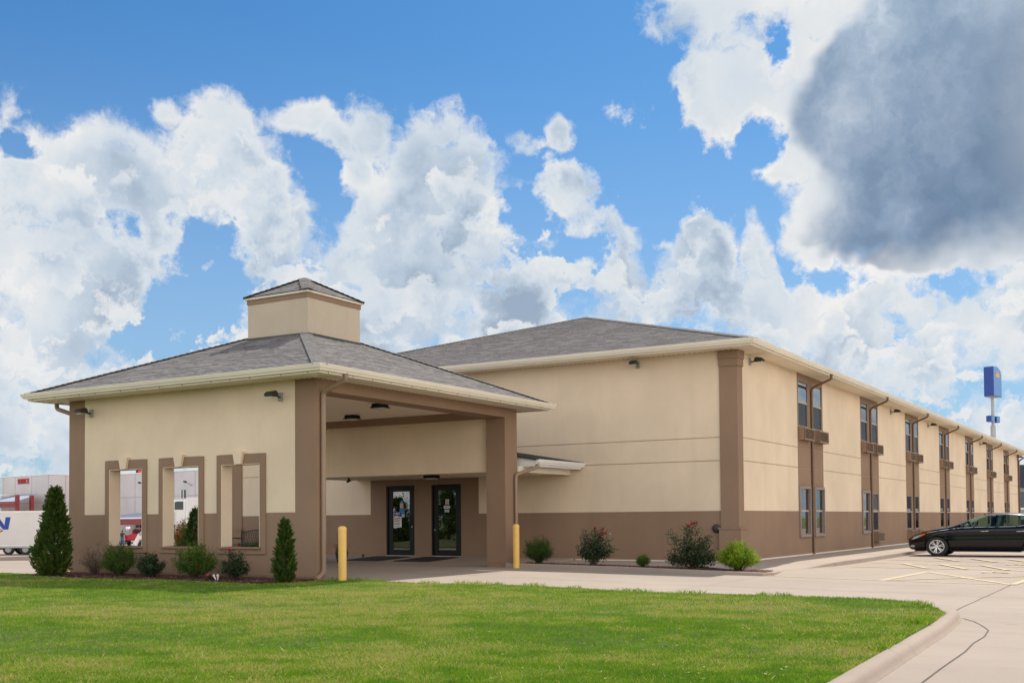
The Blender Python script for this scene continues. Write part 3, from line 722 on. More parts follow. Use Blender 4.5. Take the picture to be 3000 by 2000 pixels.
# west drive kerb with a grass strip beyond
kerb('lot_kerb', [(-19.5,-3.5),(-24,-3.7),(-30,-3.9),(-45,-4.4),(-80,-5)], [(.08,-.1),(.08,.13),(.06,.145),(-.1,.145),(-.1,-.1)], g)
mb = MB(); strip(mb, dens_line([(-19.6,-2.6),(-30,-3.0),(-45,-3.4),(-80,-4)], 1.5), 1.6, lambda x, y: g(x, y)+.10)
o = mb.build('grass_verge', basic('verge_grass', (.12, .17, .03), .9, var=.4, vscale=6, bscale=60, bstr=.8, bdist=.03)); o['kind'] = 'structure'
# mulch bed along the portico wall and at the far end of the facade
mb = MB()
P1 = [(-13.1,-11.3),(-12.3,-11.95),(-10.7,-12.05),(-8.5,-12.0),(-6.5,-12.1),(-5.4,-12.0),(-5.0,-11.3),(-4.95,-10.62),(-12.9,-10.62)]
mb.face([(x, y, -.074 if k < 7 else -.05) for k, (x, y) in enumerate(P1)])
mb.face([(-19.4,-2.9,-.16),(-14.6,-2.9,-.11),(-14.6,-.02,-.07),(-19.4,-.02,-.12)])
o = mb.build('mulch_bed', MULCH); o['kind'] = 'structure'
def chips():
    V = []; F = []
    def scatter(n, poly, zf):
        xs = [p[0] for p in poly]; ys = [p[1] for p in poly]; c = 0
        while c < n:
            x = random.uniform(min(xs), max(xs)); y = random.uniform(min(ys), max(ys))
            if not inside(np.array([x]), np.array([y]), poly)[0]: continue
            c += 1; a = random.uniform(0, 6.28); L_ = random.uniform(.015, .045); w_ = random.uniform(.006, .014); t = random.uniform(-.4, .4); z = zf(x, y)+random.uniform(.002, .02)
            i = len(V)
            for p, q in ((-1,-1),(1,-1),(1,1),(-1,1)):
                V.append((x+p*L_*math.cos(a)-q*w_*math.sin(a), y+p*L_*math.sin(a)+q*w_*math.cos(a), z+p*L_*t))
            F.append((i, i+1, i+2, i+3))
    scatter(6500, P1[:8]+[(-12.9,-10.7)], lambda x, y: -.075)
    scatter(4200, [(-4.8,-3.48),(-1.72,-3.71),(1.95,-4.05),(2.03,-3.7),(1.75,-2.6),(-4.8,-2.5)], lambda x, y: -.042-.088*sm((x+5)/7))
    me = bpy.data.meshes.new('mulch'); me.from_pydata(V, [], F)
    a = me.attributes.new('shade', 'FLOAT', 'POINT'); a.data.foreach_set('value', np.repeat(np.random.default_rng(3).random(len(F)), 4).astype(np.float32))
    m, nt, b = new_mat('mulch_chips'); at = N(nt, 'ShaderNodeAttribute', attribute_name='shade')
    nt.links.new(ramp(nt, at.outputs['Fac'], [(0, (.06, .022, .018)), (.6, (.17, .065, .052)), (1, (.32, .18, .15))]), b.inputs['Base Color']); b.inputs['Roughness'].default_value = .9
    o = link('mulch_chips', me, m); tag(o, 'dark red wood mulch chips strewn over the planting beds', 'mulch', kind='stuff')
chips()
mb = MB()
for k in range(34):   # pale stones edging the bed
    t = k/33; x = -12.2+6.9*t+random.uniform(-.05, .05)
    if 0.25 < t < .62 and random.random() < .7: continue
    s = random.uniform(.015, .045)
    if random.random() < .3: continue
    mb.lathe([(0, s*.3), (s*.7, s*.2), (s, 0), (s*.7, -s*.3)], (x, -12.12+.03*math.sin(x*2)+random.uniform(-.03, .03), -.075), 7)
o = mb.build('edging_stones', CHIPW, smooth=50); tag(o, 'small pale stones edging the mulch bed by the lawn', 'stones', kind='stuff')

# ------------------------------------------------------------------ building helpers
def wallgrid(mb, P, S, Z, depth, mat, top_cap=False):
    """P(s,z,d) -> point; depth(s,z) is metres the cell is set back (None: opening, reveal RV deep)"""
    S = sorted(set(round(v, 4) for v in S)); Z = sorted(set(round(v, 4) for v in Z))
    RV = .16
    D = {}
    for a in range(len(S)-1):
        for b in range(len(Z)-1):
            s, z = (S[a]+S[a+1])/2, (Z[b]+Z[b+1])/2
            D[a, b] = depth(s, z)
    for (a, b), d in D.items():
        if d is None: continue
        s, z = (S[a]+S[a+1])/2, (Z[b]+Z[b+1])/2
        mb.face([P(S[a], Z[b], d), P(S[a+1], Z[b], d), P(S[a+1], Z[b+1], d), P(S[a], Z[b+1], d)], mat(s, z))
    for (a, b), d in D.items():
        for da, db in ((1, 0), (0, 1)):
            e = D.get((a+da, b+db), 'x')
            if e == 'x' or e == d: continue
            d0 = RV if d is None else d; d1 = RV if e is None else e
            if d0 == d1: continue
            s, z = (S[a]+S[a+1])/2, (Z[b]+Z[b+1])/2
            ms = mat(s, z) if d0 < d1 else mat((S[min(a+da, len(S)-2)]+S[min(a+da+1, len(S)-1)])/2, (Z[min(b+db, len(Z)-2)]+Z[min(b+db+1, len(Z)-1)])/2)
            if da: mb.face([P(S[a+1], Z[b], d0), P(S[a+1], Z[b], d1), P(S[a+1], Z[b+1], d1), P(S[a+1], Z[b+1], d0)], ms)
            else: mb.face([P(S[a], Z[b+1], d0), P(S[a+1], Z[b+1], d0), P(S[a+1], Z[b+1], d1), P(S[a], Z[b+1], d1)], ms)

def hip_roof(mb, x0, x1, y0, y1, z0, slope, expo=.127, t=.009):
    pe = expo/math.sqrt(1+slope*slope); half = min(x1-x0, y1-y0)/2
    nrow = int(math.ceil(half/pe))
    for k in range(nrow):
        a, b = k*pe, min(half, (k+1)*pe)
        za, zb = z0+slope*a, z0+slope*b
        A = [(x0+a, y0+a), (x1-a, y0+a), (x1-a, y1-a), (x0+a, y1-a)]
        B = [(x0+b, y0+b), (x1-b, y0+b), (x1-b, y1-b), (x0+b, y1-b)]
        for s in range(4):
            p0, p1, q1, q0 = A[s], A[(s+1) % 4], B[(s+1) % 4], B[s]
            if s % 2 == 0: us = [p0[0], p1[0], q1[0], q0[0]]
            else: us = [p0[1], p1[1], q1[1], q0[1]]
            us = [v+17*s for v in us]
            mb.face([(*p0, za+t), (*p1, za+t), (*q1, zb+.0008), (*q0, zb+.0008)], 0, [(us[0], k+.02), (us[1], k+.02), (us[2], k+.98), (us[3], k+.98)])
            mb.face([(*p0, za), (*p1, za), (*p1, za+t), (*p0, za+t)], 0, [(us[0], k+.05), (us[1], k+.05), (us[1], k+.1), (us[0], k+.1)])

def hip_caps(mb, a, b, w=.15, expo=.14):
    """overlapping bent cap shingles from eave a up to b"""
    a, b = Vector(a), Vector(b); d = b-a; n = int(d.length/expo); t = d.normalized()
    side = Vector((-t.y, t.x, 0)).normalized()
    for k in range(n):
        p = a+t*k*expo; q = a+t*min(d.length, (k+1)*expo+.03)
        c = random.uniform(0, 40); row = 1000+k*1.0
        up0 = Vector((0, 0, .028)); up1 = Vector((0, 0, .014)); dr = Vector((0, 0, -.036))
        for sg in (-1, 1):
            P = [p+up0, p+up0+side*sg*w+dr, q+up1+side*sg*w+dr, q+up1]
            mb.face(P, 0, [(c, row+.5), (c+.1, row+.5), (c+.1, row+.9), (c, row+.9)])
            mb.face([p+up0, p+up0+side*sg*w+dr, p+side*sg*w+dr+Vector((0,0,.012)), p+Vector((0,0,.012))], 0, [(c, row+.1), (c+.1, row+.1), (c+.1, row+.15), (c, row+.15)])

def rect_sweep(mb, x0, x1, y0, y1, prof, m=0):
    R = []
    for d, z in prof:
        R.append(mb.pts([(x0-d, y0-d, z), (x1+d, y0-d, z), (x1+d, y1+d, z), (x0-d, y1+d, z)]))
    for k in range(len(prof)-1):
        for s in range(4):
            mb.f.append((R[k]+s, R[k]+(s+1) % 4, R[k+1]+(s+1) % 4, R[k+1]+s)); mb.m.append(m)

def gutter_prof(g_, z):   # outer lip at offset g_, top z
    return [(g_-.012, z-.012), (g_-.012, z), (g_, z), (g_+.002, z-.018), (g_-.008, z-.024), (g_-.012, z-.05), (g_-.030, z-.082), (g_-.050, z-.098), (g_-.053, z-.122), (g_-.125, z-.122), (g_-.125, z-.01)]

def ribbed(mb, a, b, z, axis, w0, w1, w0b, w1b, pitch=.15, m=0, gd=.03, gw=.075):
    """ribbed soffit: panels laid along 'axis' from a to b, spanning w0..w1 at a and w0b..w1b at b (mitred ends)"""
    def P(s, w, zz): return (s, w, zz) if axis == 'x' else (w, s, zz)
    n = int((b-a)/pitch)
    def W(s):
        t = (s-a)/(b-a); return w0+(w0b-w0)*t, w1+(w1b-w1)*t
    for k in range(n+1):
        s0 = a+k*pitch; s1 = min(b, s0+pitch-gw); s2 = min(b, s0+pitch-gw/2); s3 = min(b, s0+pitch)
        for p, q, zp, zq in ((s0, s1, z, z), (s1, s2, z, z+gd), (s2, s3, z+gd, z)):
            if q-p < 1e-4: continue
            mb.face([P(p, W(p)[0], zp), P(q, W(q)[0], zq), P(q, W(q)[1], zq), P(p, W(p)[1], zp)], m)

def soffit_ring(mb, x0, x1, y0, y1, d, z):
    # four mitred strips
    for (ax, a, b, wi, wo, sg) in (('x', x0, x1, y0, y0-d, 0), ('x', x0, x1, y1, y1+d, 0), ('y', y0, y1, x0, x0-d, 0), ('y', y0, y1, x1, x1+d, 0)):
        ribbed(mb, a, b, z, ax, wi, wo, wi, wo)
    for cx, cy, sx, sy in ((x0, y0, -1, -1), (x1, y0, 1, -1), (x1, y1, 1, 1), (x0, y1, -1, 1)):
        # corner squares: two mitred triangles of ribs
        n = int(d/.15)+1
        for k in range(n):
            p = k*.15; q = min(d, p+.075); e = min(d, p+.15)
            for a_, b_, za, zb in ((p, q, z, z), (q, (q+e)/2, z, z+.03), ((q+e)/2, e, z+.03, z)):
                if b_-a_ < 1e-4: continue
                mb.face([(cx+sx*a_, cy+sy*a_, za), (cx+sx*b_, cy+sy*b_, zb), (cx+sx*b_, cy+sy*d, zb), (cx+sx*a_, cy+sy*d, za)])
                mb.face([(cx+sx*a_, cy+sy*a_, za), (cx+sx*b_, cy+sy*b_, zb), (cx+sx*d, cy+sy*b_, zb), (cx+sx*d, cy+sy*a_, za)])

def flood_light(parent, p, out, name='flood_light'):
    """wall floodlight at wall point p; out = outward unit vector"""
    o_ = Vector(out); s_ = Vector((-o_.y, o_.x, 0)); p = Vector(p)
    mb = MB()
    mb.obox(p+o_*.02, o_*.02, s_*.055, Vector((0, 0, .09)), 1)
    mb.tube([p+o_*.03+Vector((0, 0, -.01)), p+o_*.12+Vector((0, 0, .0)), p+o_*.20+Vector((0, 0, .03))], .02, 8)
    # tapered shoebox head tilted down
    t = (o_+Vector((0, 0, -.06))).normalized(); nrm = s_.cross(t).normalized()
    if nrm.z < 0: nrm = -nrm
    c = p+o_*.14+Vector((0, 0, .04))
    prof = [(0, -.03, .06), (.04, -.06, .095), (.22, -.05, .105), (.28, -.01, .095), (.22, .05, .085), (.08, .075, .08), (.02, .05, .06)]
    n = len(prof)
    A = mb.pts([c+t*a+nrm*b-s_*w for a, b, w in prof]); B = mb.pts([c+t*a+nrm*b+s_*w for a, b, w in prof])
    mb.f.append(tuple(A+k for k in range(n))); mb.m.append(0); mb.f.append(tuple(B+k for k in reversed(range(n)))); mb.m.append(0)
    for k in range(n): mb.f.append((A+k, B+k, B+(k+1) % n, A+(k+1) % n)); mb.m.append(0)
    o = mb.build(name, [BRONZE, GREYMET], parent, smooth=30, bevel=.006)
    l = MB(); l.obox(c+t*.14+nrm*-.058, t*.085, s_*.08, nrm*.008)
    l.build('lens', LENS, o)
    return o

def downspout(parent, P, mat, w=.052, name='downspout'):
    mb = MB(); mb.tube(P, w, 10)
    # straps
    o = mb.build(name, mat, parent, smooth=40); return o
def rounded(P, rad=.06, n=4):
    P = [Vector(p) for p in P]; out = [P[0]]
    for a, b, c in zip(P[:-2], P[1:-1], P[2:]):
        d0 = (a-b).normalized(); d1 = (c-b).normalized(); r_ = min(rad, (a-b).length*.45, (c-b).length*.45)
        for k in range(n+1):
            t = k/n; out.append((b+d0*r_)*(1-t)**2+b*2*t*(1-t)+(b+d1*r_)*t*t)
    out.append(P[-1]); return out

# ------------------------------------------------------------------ motel building
FW, LY = 18.2, 59.8        # facade width, length
ZD, G1, G2, ZT = 1.288, 3.222, 2.609, 5.50
motel = thing('motel_building', 'two storey cream and tan stucco motel with grey hip roof and long window rows', 'building')
BP, B0 = 7.765, 5.36
BAYS = [B0+BP*k for k in range(7)]
# openings on the right wall: (s0,s1,z0,z1)
UPW = [(.10, 1.15), (1.70, 2.74)]
LOW = [(.08, 1.14), (1.70, 2.70)]
opens = []
for b in BAYS:
    for s0, s1 in UPW: opens.append((b+s0, b+s1, 3.87, 5.33))
    for s0, s1 in LOW: opens.append((b+s0, b+s1, .56, 2.0))
def in_strip(s): return any(b < s < b+2.80 for b in BAYS)
mb = MB()
S = [0, .40, LY]+[v for b in BAYS for v in (b, b+2.80)]+[v for q in opens for v in q[:2]]
Zs = [-.35, -.058, -.03, ZD, G2-.011, G2+.011, G1-.011, G1+.011, ZT]+[v for q in opens[:4] for v in q[2:]]
def dep_r(s, z):
    for s0, s1, z0, z1 in opens:
        if s0 < s < s1 and z0 < z < z1: return None
    if abs(z-G1) < .011 or abs(z-G2) < .011: return .012
    return 0.0
def mat_r(s, z):
    if abs(z-G1) < .011 or abs(z-G2) < .011: return 2
    return 1 if z < ZD or in_strip(s) else 0
wallgrid(mb, lambda s, z, d: (-d, s, z), S, Zs, dep_r, mat_r)
# front wall
DOORS = [(-11.53, -10.43), (-9.79, -8.69)]
S = [-FW, 0, -12.15, -8.05]+[v for q in DOORS for v in q]
Zs = [-.35, -.058, -.03, ZD, G2-.011, G2+.011, G1-.011, G1+.011, ZT, 2.185, 2.50]
def dep_f(s, z):
    for a, b in DOORS:
        if a < s < b and z < 2.185: return None
    if abs(z-G1) < .011 or abs(z-G2) < .011: return .012
    return 0.0
def mat_f(s, z):
    if abs(z-G1) < .011 or abs(z-G2) < .011: return 2
    if z < ZD: return 1
    if -12.15 < s < -8.05 and z < 2.5: return 1
    return 0
wallgrid(mb, lambda s, z, d: (s, d, z), S, Zs, dep_f, mat_f)
mb.face([(-FW, 0, -.4), (-FW, LY, -.4), (-FW, LY, ZT), (-FW, 0, ZT)], 0)
mb.face([(-FW, LY, -.4), (0, LY, -.4), (0, LY, ZT), (-FW, LY, ZT)], 0)
mb.build('wall', [CREAM, TAN, GROOVE], motel, weld=True)
mb = MB()    # pale sealant line where wall meets walk
mb.box(-4.8, .02, -.02, -.002, -.062, -.025); mb.box(.002, .02, -.002, LY, -.066, -.025)
mb.build('base_flashing', FASCIA, motel)
# corner pilasters
def pilaster(cx, cy, sx, sy, wx, wy):
    mb = MB(); p = .035
    def L(x_in, y_in, e, z0, z1):   # L-shaped wrap at outer corner, e = proud
        xa, xb = cx-sx*x_in, cx+sx*e; ya, yb = cy-sy*y_in, cy+sy*e
        mb.box(min(xa, xb), max(xa, xb), min(cy-sy*-.0, cy+sy*e), max(cy-sy*-.0, cy+sy*e), z0, z1)
        mb.box(min(cx, cx+sx*e), max(cx, cx+sx*e), min(ya, cy), max(ya, cy), z0, z1)
    L(wx+.03, wy+.03, p+.065, -.35, .80); L(wx+.05, wy+.05, p+.085, .80, .845)
    L(wx, wy, p, .845, ZT-.42)
    L(wx+.01, wy+.01, p+.03, ZT-.42, ZT-.22); L(wx+.02, wy+.02, p+.055, ZT-.22, ZT)
    return mb.build('corner_pilaster', TAN, motel)
pilaster(0, 0, 1, -1, .46, .37); pilaster(-FW, 0, -1, -1, .44, .4); pilaster(0, LY, 1, 1, .44, .4)
# eaves
GO, GZ = .76, 5.66
mb = MB(); rect_sweep(mb, -FW, 0, 0, LY, gutter_prof(GO, GZ)); mb.build('gutter', GUTTER, motel, smooth=30)
mb = MB(); rect_sweep(mb, -FW, 0, 0, LY, [(GO-.127, GZ-.05), (GO-.127, GZ-.165), (GO-.145, GZ-.175), (GO-.165, GZ-.165)])
mb.build('fascia', FASCIA, motel)
mb = MB(); soffit_ring(mb, -FW, 0, 0, LY, GO-.13, ZT-.005); mb.build('soffit', SOFFIT, motel)
mb = MB(); e = GO-.085; RS = .31
hip_roof(mb, -FW-e, e, -e, LY+e, GZ-.012, RS)
hw = (FW+2*e)/2; zr = GZ-.012+RS*hw; cxr = -FW/2
mb.build('roof', SHINGLE, motel)
mb = MB()
for a, b in (((e, -e), (cxr, -e+hw)), ((-FW-e, -e), (cxr, -e+hw)), ((e, LY+e), (cxr, LY+e-hw)), ((-FW-e, LY+e), (cxr, LY+e-hw))):
    hip_caps(mb, (*a, GZ), (*b, zr))
hip_caps(mb, (cxr, -e+hw, zr), (cxr, LY+e-hw, zr))
mb.build('hip_cap', CAPS, motel)

# windows of the long wall: prototypes at bay 0, then copies
def win_mesh(s0, s1, z0, z1, thick):
    mb = MB(); w = .04
    def ring(a0, a1, b0, b1, t, x0, x1, m=0):
        mb.box(x0, x1, a0, a0+t, b0, b1, m); mb.box(x0, x1, a1-t, a1, b0, b1, m)
        mb.box(x0, x1, a0+t, a1-t, b0, b0+t, m); mb.box(x0, x1, a0+t, a1-t, b1-t, b1, m)
    ring(s0, s1, z0, z1, w, -.06, -.004)
    if thick: ring(s0-.055, s1+.055, z0-.065, z1+.05, .075, -.012, .055)
    zm = z0+(z1-z0)*.515
    mb.box(-.045, -.010, s0+w, s1-w, zm-.03, zm+.02, 1)
    mb.box(-.045, -.018, s0+w, s0+w+.02, z0+w, zm-.03); mb.box(-.045, -.018, s1-w-.02, s1-w, z0+w, zm-.03)
    return mb, zm, w
CURT = {}
def vary(o):
    for c in o.children:
        if c.data and c.data.name in CURT: c.data = random.choice(CURT[c.data.name])
    return o
def make_window(s0, s1, z0, z1, thick, low):
    mb, zm, w = win_mesh(s0, s1, z0, z1, thick)
    o = mb.build('window', [FRAME, SASHW], motel, bevel=.004)
    p = MB(); p.face([(-.022, s0+w, zm+.02), (-.022, s1-w, zm+.02), (-.022, s1-w, z1-w), (-.022, s0+w, z1-w)]); p.build('glass_pane', GLASS_UP if not low else GLASS_LOB, o)
    p = MB(); p.face([(-.032, s0+w+.02, z0+w), (-.032, s1-w-.02, z0+w), (-.032, s1-w-.02, zm-.03), (-.032, s0+w+.02, zm-.03)]); p.build('glass_pane', GLASS_LO if not thick else GLASS_LOB, o)
    if not thick:
        vs_ = []
        for fr in (.66, .45, .80, .58):
            c = MB(); n = 16; e0, e1 = s0+.02, s0+(s1-s0)*fr
            pts = [(-.14+.018*math.sin(k*1.9), e0+(e1-e0)*k/n) for k in range(n+1)]
            for (xa, ya), (xb, yb) in zip(pts[:-1], pts[1:]): c.face([(xa, ya, z0-.02), (xb, yb, z0-.02), (xb, yb, z1), (xa, ya, z1)])
            if fr != .45: c.face([(-.13, s0+.02, z1-.35*fr), (-.13, s1-.02, z1-.35*fr), (-.13, s1-.02, z1), (-.13, s0+.02, z1)])
            if not vs_: co = c.build('curtain', CURTAIN, o, smooth=60); vs_.append(co.data)
            else: m_ = c.mesh('curtain'); m_.materials.append(CURTAIN); vs_.append(m_)
        CURT[co.data.name] = vs_
    return o
def make_ac(s0, s1, z0, z1):
    mb = MB()
    x = .205
    mb.face([(.0, s0, z0), (x, s0, z0), (x, s0, z1-.03), (.0, s0, z1)]); mb.face([(.0, s1, z0), (x, s1, z0), (x, s1, z1-.03), (.0, s1, z1)])
    mb.face([(0, s0, z1), (x, s0, z1-.03), (x, s1, z1-.03), (0, s1, z1)]); mb.face([(0, s0, z0), (x, s0, z0), (x, s1, z0), (0, s1, z0)])
    t = .035
    for a, b, c_, d in ((s0, s0+t, z0, z1-.03), (s1-t, s1, z0, z1-.03), (s0+t, s1-t, z0, z0+t), (s0+t, s1-t, z1-.03-t, z1-.03)):
        mb.box(x-.03, x, a, b, c_, d)
    mb.face([(x-.06, s0, z0), (x-.06, s1, z0), (x-.06, s1, z1-.03), (x-.06, s0, z1-.03)], 1)
    o = mb.build('air_conditioner', [ACM, ACDARK], motel)
    gm = MB(); n = 8
    for k in range(n):
        z = z0+t+(z1-.03-2*t-z0)*(k+.5)/n
        gm.obox((x-.022, (s0+s1)/2, z), (.016, 0, -.010), (0, (s1-s0)/2-t, 0), (.002, 0, .004))
    gm.build('grille', ACM, o)
    return o
protos = []
b = BAYS[0]
up = [make_window(b+a, b+c, 3.87, 5.33, False, False) for a, c in UPW]
lo_thin = [make_window(b+a, b+c, .56, 2.0, False, True) for a, c in LOW]
acs = [make_ac(b+a-.02, b+c+.02, 3.455, 3.855) for a, c in UPW]
acl = [make_ac(b+a-.02, b+c+.02, .155, .545) for a, c in LOW]
pipe = None
def bay_pipe(b):
    s = b+1.42
    return downspout(motel, rounded([(GO-.08, s, GZ-.11), (GO-.08, s, ZT-.10), (.048, s, ZT-.36), (.048, s, -.05)], .09), PIPED, .038)
pipe = bay_pipe(b)
for k in range(1, 7):
    for o in up+acs+[pipe]: vary(copy_tree(o, motel)).location.y = BP*k
    for o in (lo_thin if k > 1 else lo_thin[1:]): vary(copy_tree(o, motel)).location.y = BP*k
    for o in (acl if k > 1 else acl[1:]): copy_tree(o, motel).location.y = BP*k
thick = [make_window(b+a, b+c, .56, 2.0, True, True) for a, c in LOW]
copy_tree(thick[0], motel).location.y = BP
def drop(o):
    for c in list(o.children): drop(c)
    bpy.data.objects.remove(o)
for o in lo_thin+acl: drop(o)
downspout(motel, rounded([(GO-.08, LY-.6, GZ-.11), (GO-.08, LY-.6, ZT-.1), (.09, LY-.25, ZT-.45), (.09, LY-.25, -.05)], .1), PIPED, .05)
for s in (1.05, 18.12, 25.9, 41.65, 59.2): flood_light(motel, (0, s, 5.30), (1, 0, 0))
flood_light(motel, (-2.80, 0, 5.31), (0, -1, 0))
# fire bell
mb = MB(); mb.lathe([(0, -.075), (.06, -.07), (.10, -.055), (.115, -.03), (.118, -.02), (.118, 0)], (-.595, 0, .82), 24, axis='y'); mb.lathe([(0, -.09), (.02, -.088), (.022, -.07)], (-.595, 0, .82), 10, axis='y')
mb.build('fire_bell', BRONZE, motel, smooth=40)
mb = MB(); mb.box(-3.72, -3.68, -.035, 0, .66, .70); mb.build('hose_tap', STEEL, motel, bevel=.008)

# doors
def door(x0, x1, notices):
    zt = 2.185; fw = .055
    mb = MB()
    mb.box(x0, x0+fw, .02, .14, -.02, zt); mb.box(x1-fw, x1, .02, .14, -.02, zt); mb.box(x0+fw, x1-fw, .02, .14, zt-fw, zt)
    mb.box(x0-.0, x1, .0, .16, -.03, .012, 1)
    o = mb.build('door', [BLACK, STEEL], motel, bevel=.004)
    lf = MB(); a, b_ = x0+fw+.004, x1-fw-.004; st = .165
    lf.box(a, a+st, .05, .095, .012, zt-fw-.004); lf.box(b_-st, b_, .05, .095, .012, zt-fw-.004)
    lf.box(a+st, b_-st, .05, .095, .012, .19); lf.box(a+st, b_-st, .05, .095, 2.0, zt-fw-.004)
    lf.build('door_leaf', BLACK, o, bevel=.004)
    p = MB(); p.box(a+st, b_-st, .068, .076, .19, 2.0); p.build('glass_pane', GLASS_DOOR, o)
    return o, a+st, b_-st
NAVY = basic('notice_blue', (.02, .05, .25), .5, var=.03); SKYB = basic('notice_cyan', (.03, .20, .48), .5, var=.03)
PAPER = basic('notice_paper', (.78, .78, .76), .6, var=.02); REDINK = basic('red_ink', (.6, .03, .04), .6, var=.02); INK = basic('black_ink', (.03, .03, .04), .6, var=.02); GOLD = basic('brass_lock', (.75, .66, .5), .3, .8)
def sheet_notice(parent, x0, x1, z0, z1, items, mat=None, tilt=0):
    """paper on the outside of the glass; items = (fx0,fx1,fz0,fz1,mat index)"""
    mb = MB(); y = .0655
    def q(fx0, fx1, fz0, fz1, yy, m):
        X = lambda fx: x0+(x1-x0)*fx
        Zf = lambda fz, fx: z0+(z1-z0)*fz+tilt*fx
        mb.face([(X(fx0), yy, Zf(fz0, fx0)), (X(fx1), yy, Zf(fz0, fx1)), (X(fx1), yy, Zf(fz1, fx1)), (X(fx0), yy, Zf(fz1, fx0))], m)
    q(0, 1, 0, 1, y, 0)
    for k, (a, b_, c, d, m) in enumerate(items): q(a, b_, c, d, y-.0015*(1+k*.15), m)
    return mb.build('notice', [mat or PAPER, NAVY, SKYB, REDINK, INK, PAPER], parent)
def nosmoke(parent, cx, cz, s):
    mb = MB(); y = .064
    mb.box(cx-s, cx+s, y, y+.002, cz-s*1.25, cz+s*1.25, 0)
    n = 18
    for k in range(n):
        a, b_ = 2*math.pi*k/n, 2*math.pi*(k+1)/n
        mb.face([(cx+s*.8*math.cos(a), y-.002, cz+s*.15+s*.8*math.sin(a)), (cx+s*.8*math.cos(b_), y-.002, cz+s*.15+s*.8*math.sin(b_)), (cx+s*.6*math.cos(b_), y-.002, cz+s*.15+s*.6*math.sin(b_)), (cx+s*.6*math.cos(a), y-.002, cz+s*.15+s*.6*math.sin(a))], 3)
    mb.face([(cx-s*.5, y-.003, cz+s*.6), (cx-s*.4, y-.003, cz+s*.7), (cx+s*.5, y-.003, cz-s*.3), (cx+s*.4, y-.003, cz-s*.4)], 3)
    mb.face([(cx-s*.5, y-.0025, cz+s*.08), (cx+s*.4, y-.0025, cz+s*.08), (cx+s*.4, y-.0025, cz+s*.24), (cx-s*.5, y-.0025, cz+s*.24)], 4)
    mb.face([(cx-s*.8, y-.002, cz-s*1.1), (cx+s*.8, y-.002, cz-s*1.1), (cx+s*.8, y-.002, cz-s*.85), (cx-s*.8, y-.002, cz-s*.85)], 4)
    return mb.build('notice', [PAPER, NAVY, SKYB, REDINK, INK], parent)
d1, a1, b1 = door(-11.53, -10.43, 0)
random.seed(3)
it = [(.06, .97, .74, .97, 1), (.15, .55, .76, .80, 5), (.3, .75, .88, .92, 5)]
for k in range(5): it.append((.12+.15*k, .12+.15*k+.10, .55, .66, 3))
for zz in (.47, .41, .28, .22): it.append((.08, .08+random.uniform(.6, .85), zz, zz+.03, 4))
for k in range(4): it.append((.15+.18*k, .15+.18*k+.10, .08, .13, 4))
sheet_notice(d1, -11.29, -10.975, .86, 1.33, it, tilt=.03)
sheet_notice(d1, -11.05, -10.86, 1.205, 1.47, [(0, 1, .3, 1, 2), (.1, .9, .1, .2, 4)])
nosmoke(d1, -10.97, 1.56, .062)
sheet_notice(d1, -11.03, -10.91, 1.645, 1.715, [(0, 1, 0, 1, 1), (.4, .65, .2, .8, 5)])
mb = MB(); mb.lathe([(0, -.02), (.014, -.018), (.016, 0)], (-10.56, .05, .905), 12, axis='y'); mb.build('lock', GOLD, d1)
mb = MB(); mb.tube([(-10.62, .05, .95), (-10.62, .0, .95), (-10.62, .0, 1.25), (-10.62, .05, 1.25)], .012, 8); mb.build('door_handle', BLACK, d1)
d2, a2, b2 = door(-9.79, -8.69, 0)
nosmoke(d2, -9.24, 1.65, .066)
sheet_notice(d2, -9.365, -9.14, 1.45, 1.54, [(.08, .92, .6, .72, 4), (.15, .85, .3, .42, 4)])
sheet_notice(d2, -9.335, -9.17, 1.345, 1.44, [(.0, 1, .72, 1, 1), (.1, .9, .4, .5, 4), (.1, .9, .2, .28, 4)])
mb = MB(); mb.lathe([(0, -.02), (.014, -.018), (.016, 0)], (-9.68, .05, .80), 12, axis='y'); mb.build('lock', GOLD, d2)
mb = MB(); mb.tube([(-9.57, .05, .88), (-9.57, -.02, .88), (-9.57, -.02, 1.16), (-9.57, .05, 1.16)], .016, 8); mb.build('door_handle', BLACK, d2)

# entry link roof over the doors (part of the motel)
mb = MB(); zs = 2.37
ribbed(mb, -12.68, -4.98, zs, 'x', -3.28, -.002, -3.28, -.002, .15)
mb.build('entry_soffit', SOFFIT, motel)
mb = MB(); mb.box(-4.98, -4.93, -2.88, -.02, 2.345, 2.50); mb.build('entry_beam', FASCIA, motel, bevel=.004)
mb = MB(); mb.box(-4.93, -4.57, -2.62, -.03, 2.492, 2.506); mb.box(-5.7, -4.575, -2.66, -2.63, 2.49, 2.68); mb.box(-5.7, -4.93, -2.62, -.03, 2.492, 2.506); mb.box(-4.59, -4.565, -2.62, -.03, 2.50, 2.60)
mb.face([(-5.7, -2.665, 2.50), (-4.57, -2.665, 2.50), (-4.57, -2.665, 2.69), (-5.7, -2.665, 2.88)])
mb.build('entry_fascia', WHITE, motel)
mb = MB(); pr = [(d-GO, z-GZ) for d, z in gutter_prof(GO, GZ)]
A = mb.pts([(-4.44+d, -2.66, 2.67+z) for d, z in pr]); B = mb.pts([(-4.44+d, -.02, 2.67+z) for d, z in pr]); n = len(pr)
for k in range(n-1): mb.f.append((A+k, B+k, B+k+1, A+k+1)); mb.m.append(0)
mb.f.append(tuple(A+k for k in range(n))); mb.m.append(0); mb.f.append(tuple(B+k for k in range(n))); mb.m.append(0)
mb.build('entry_gutter', WHITE, motel, smooth=30)
mb = MB(); sl_ = .17
def zrf(x): return 2.662+sl_*(-4.50-x)
rows = 34
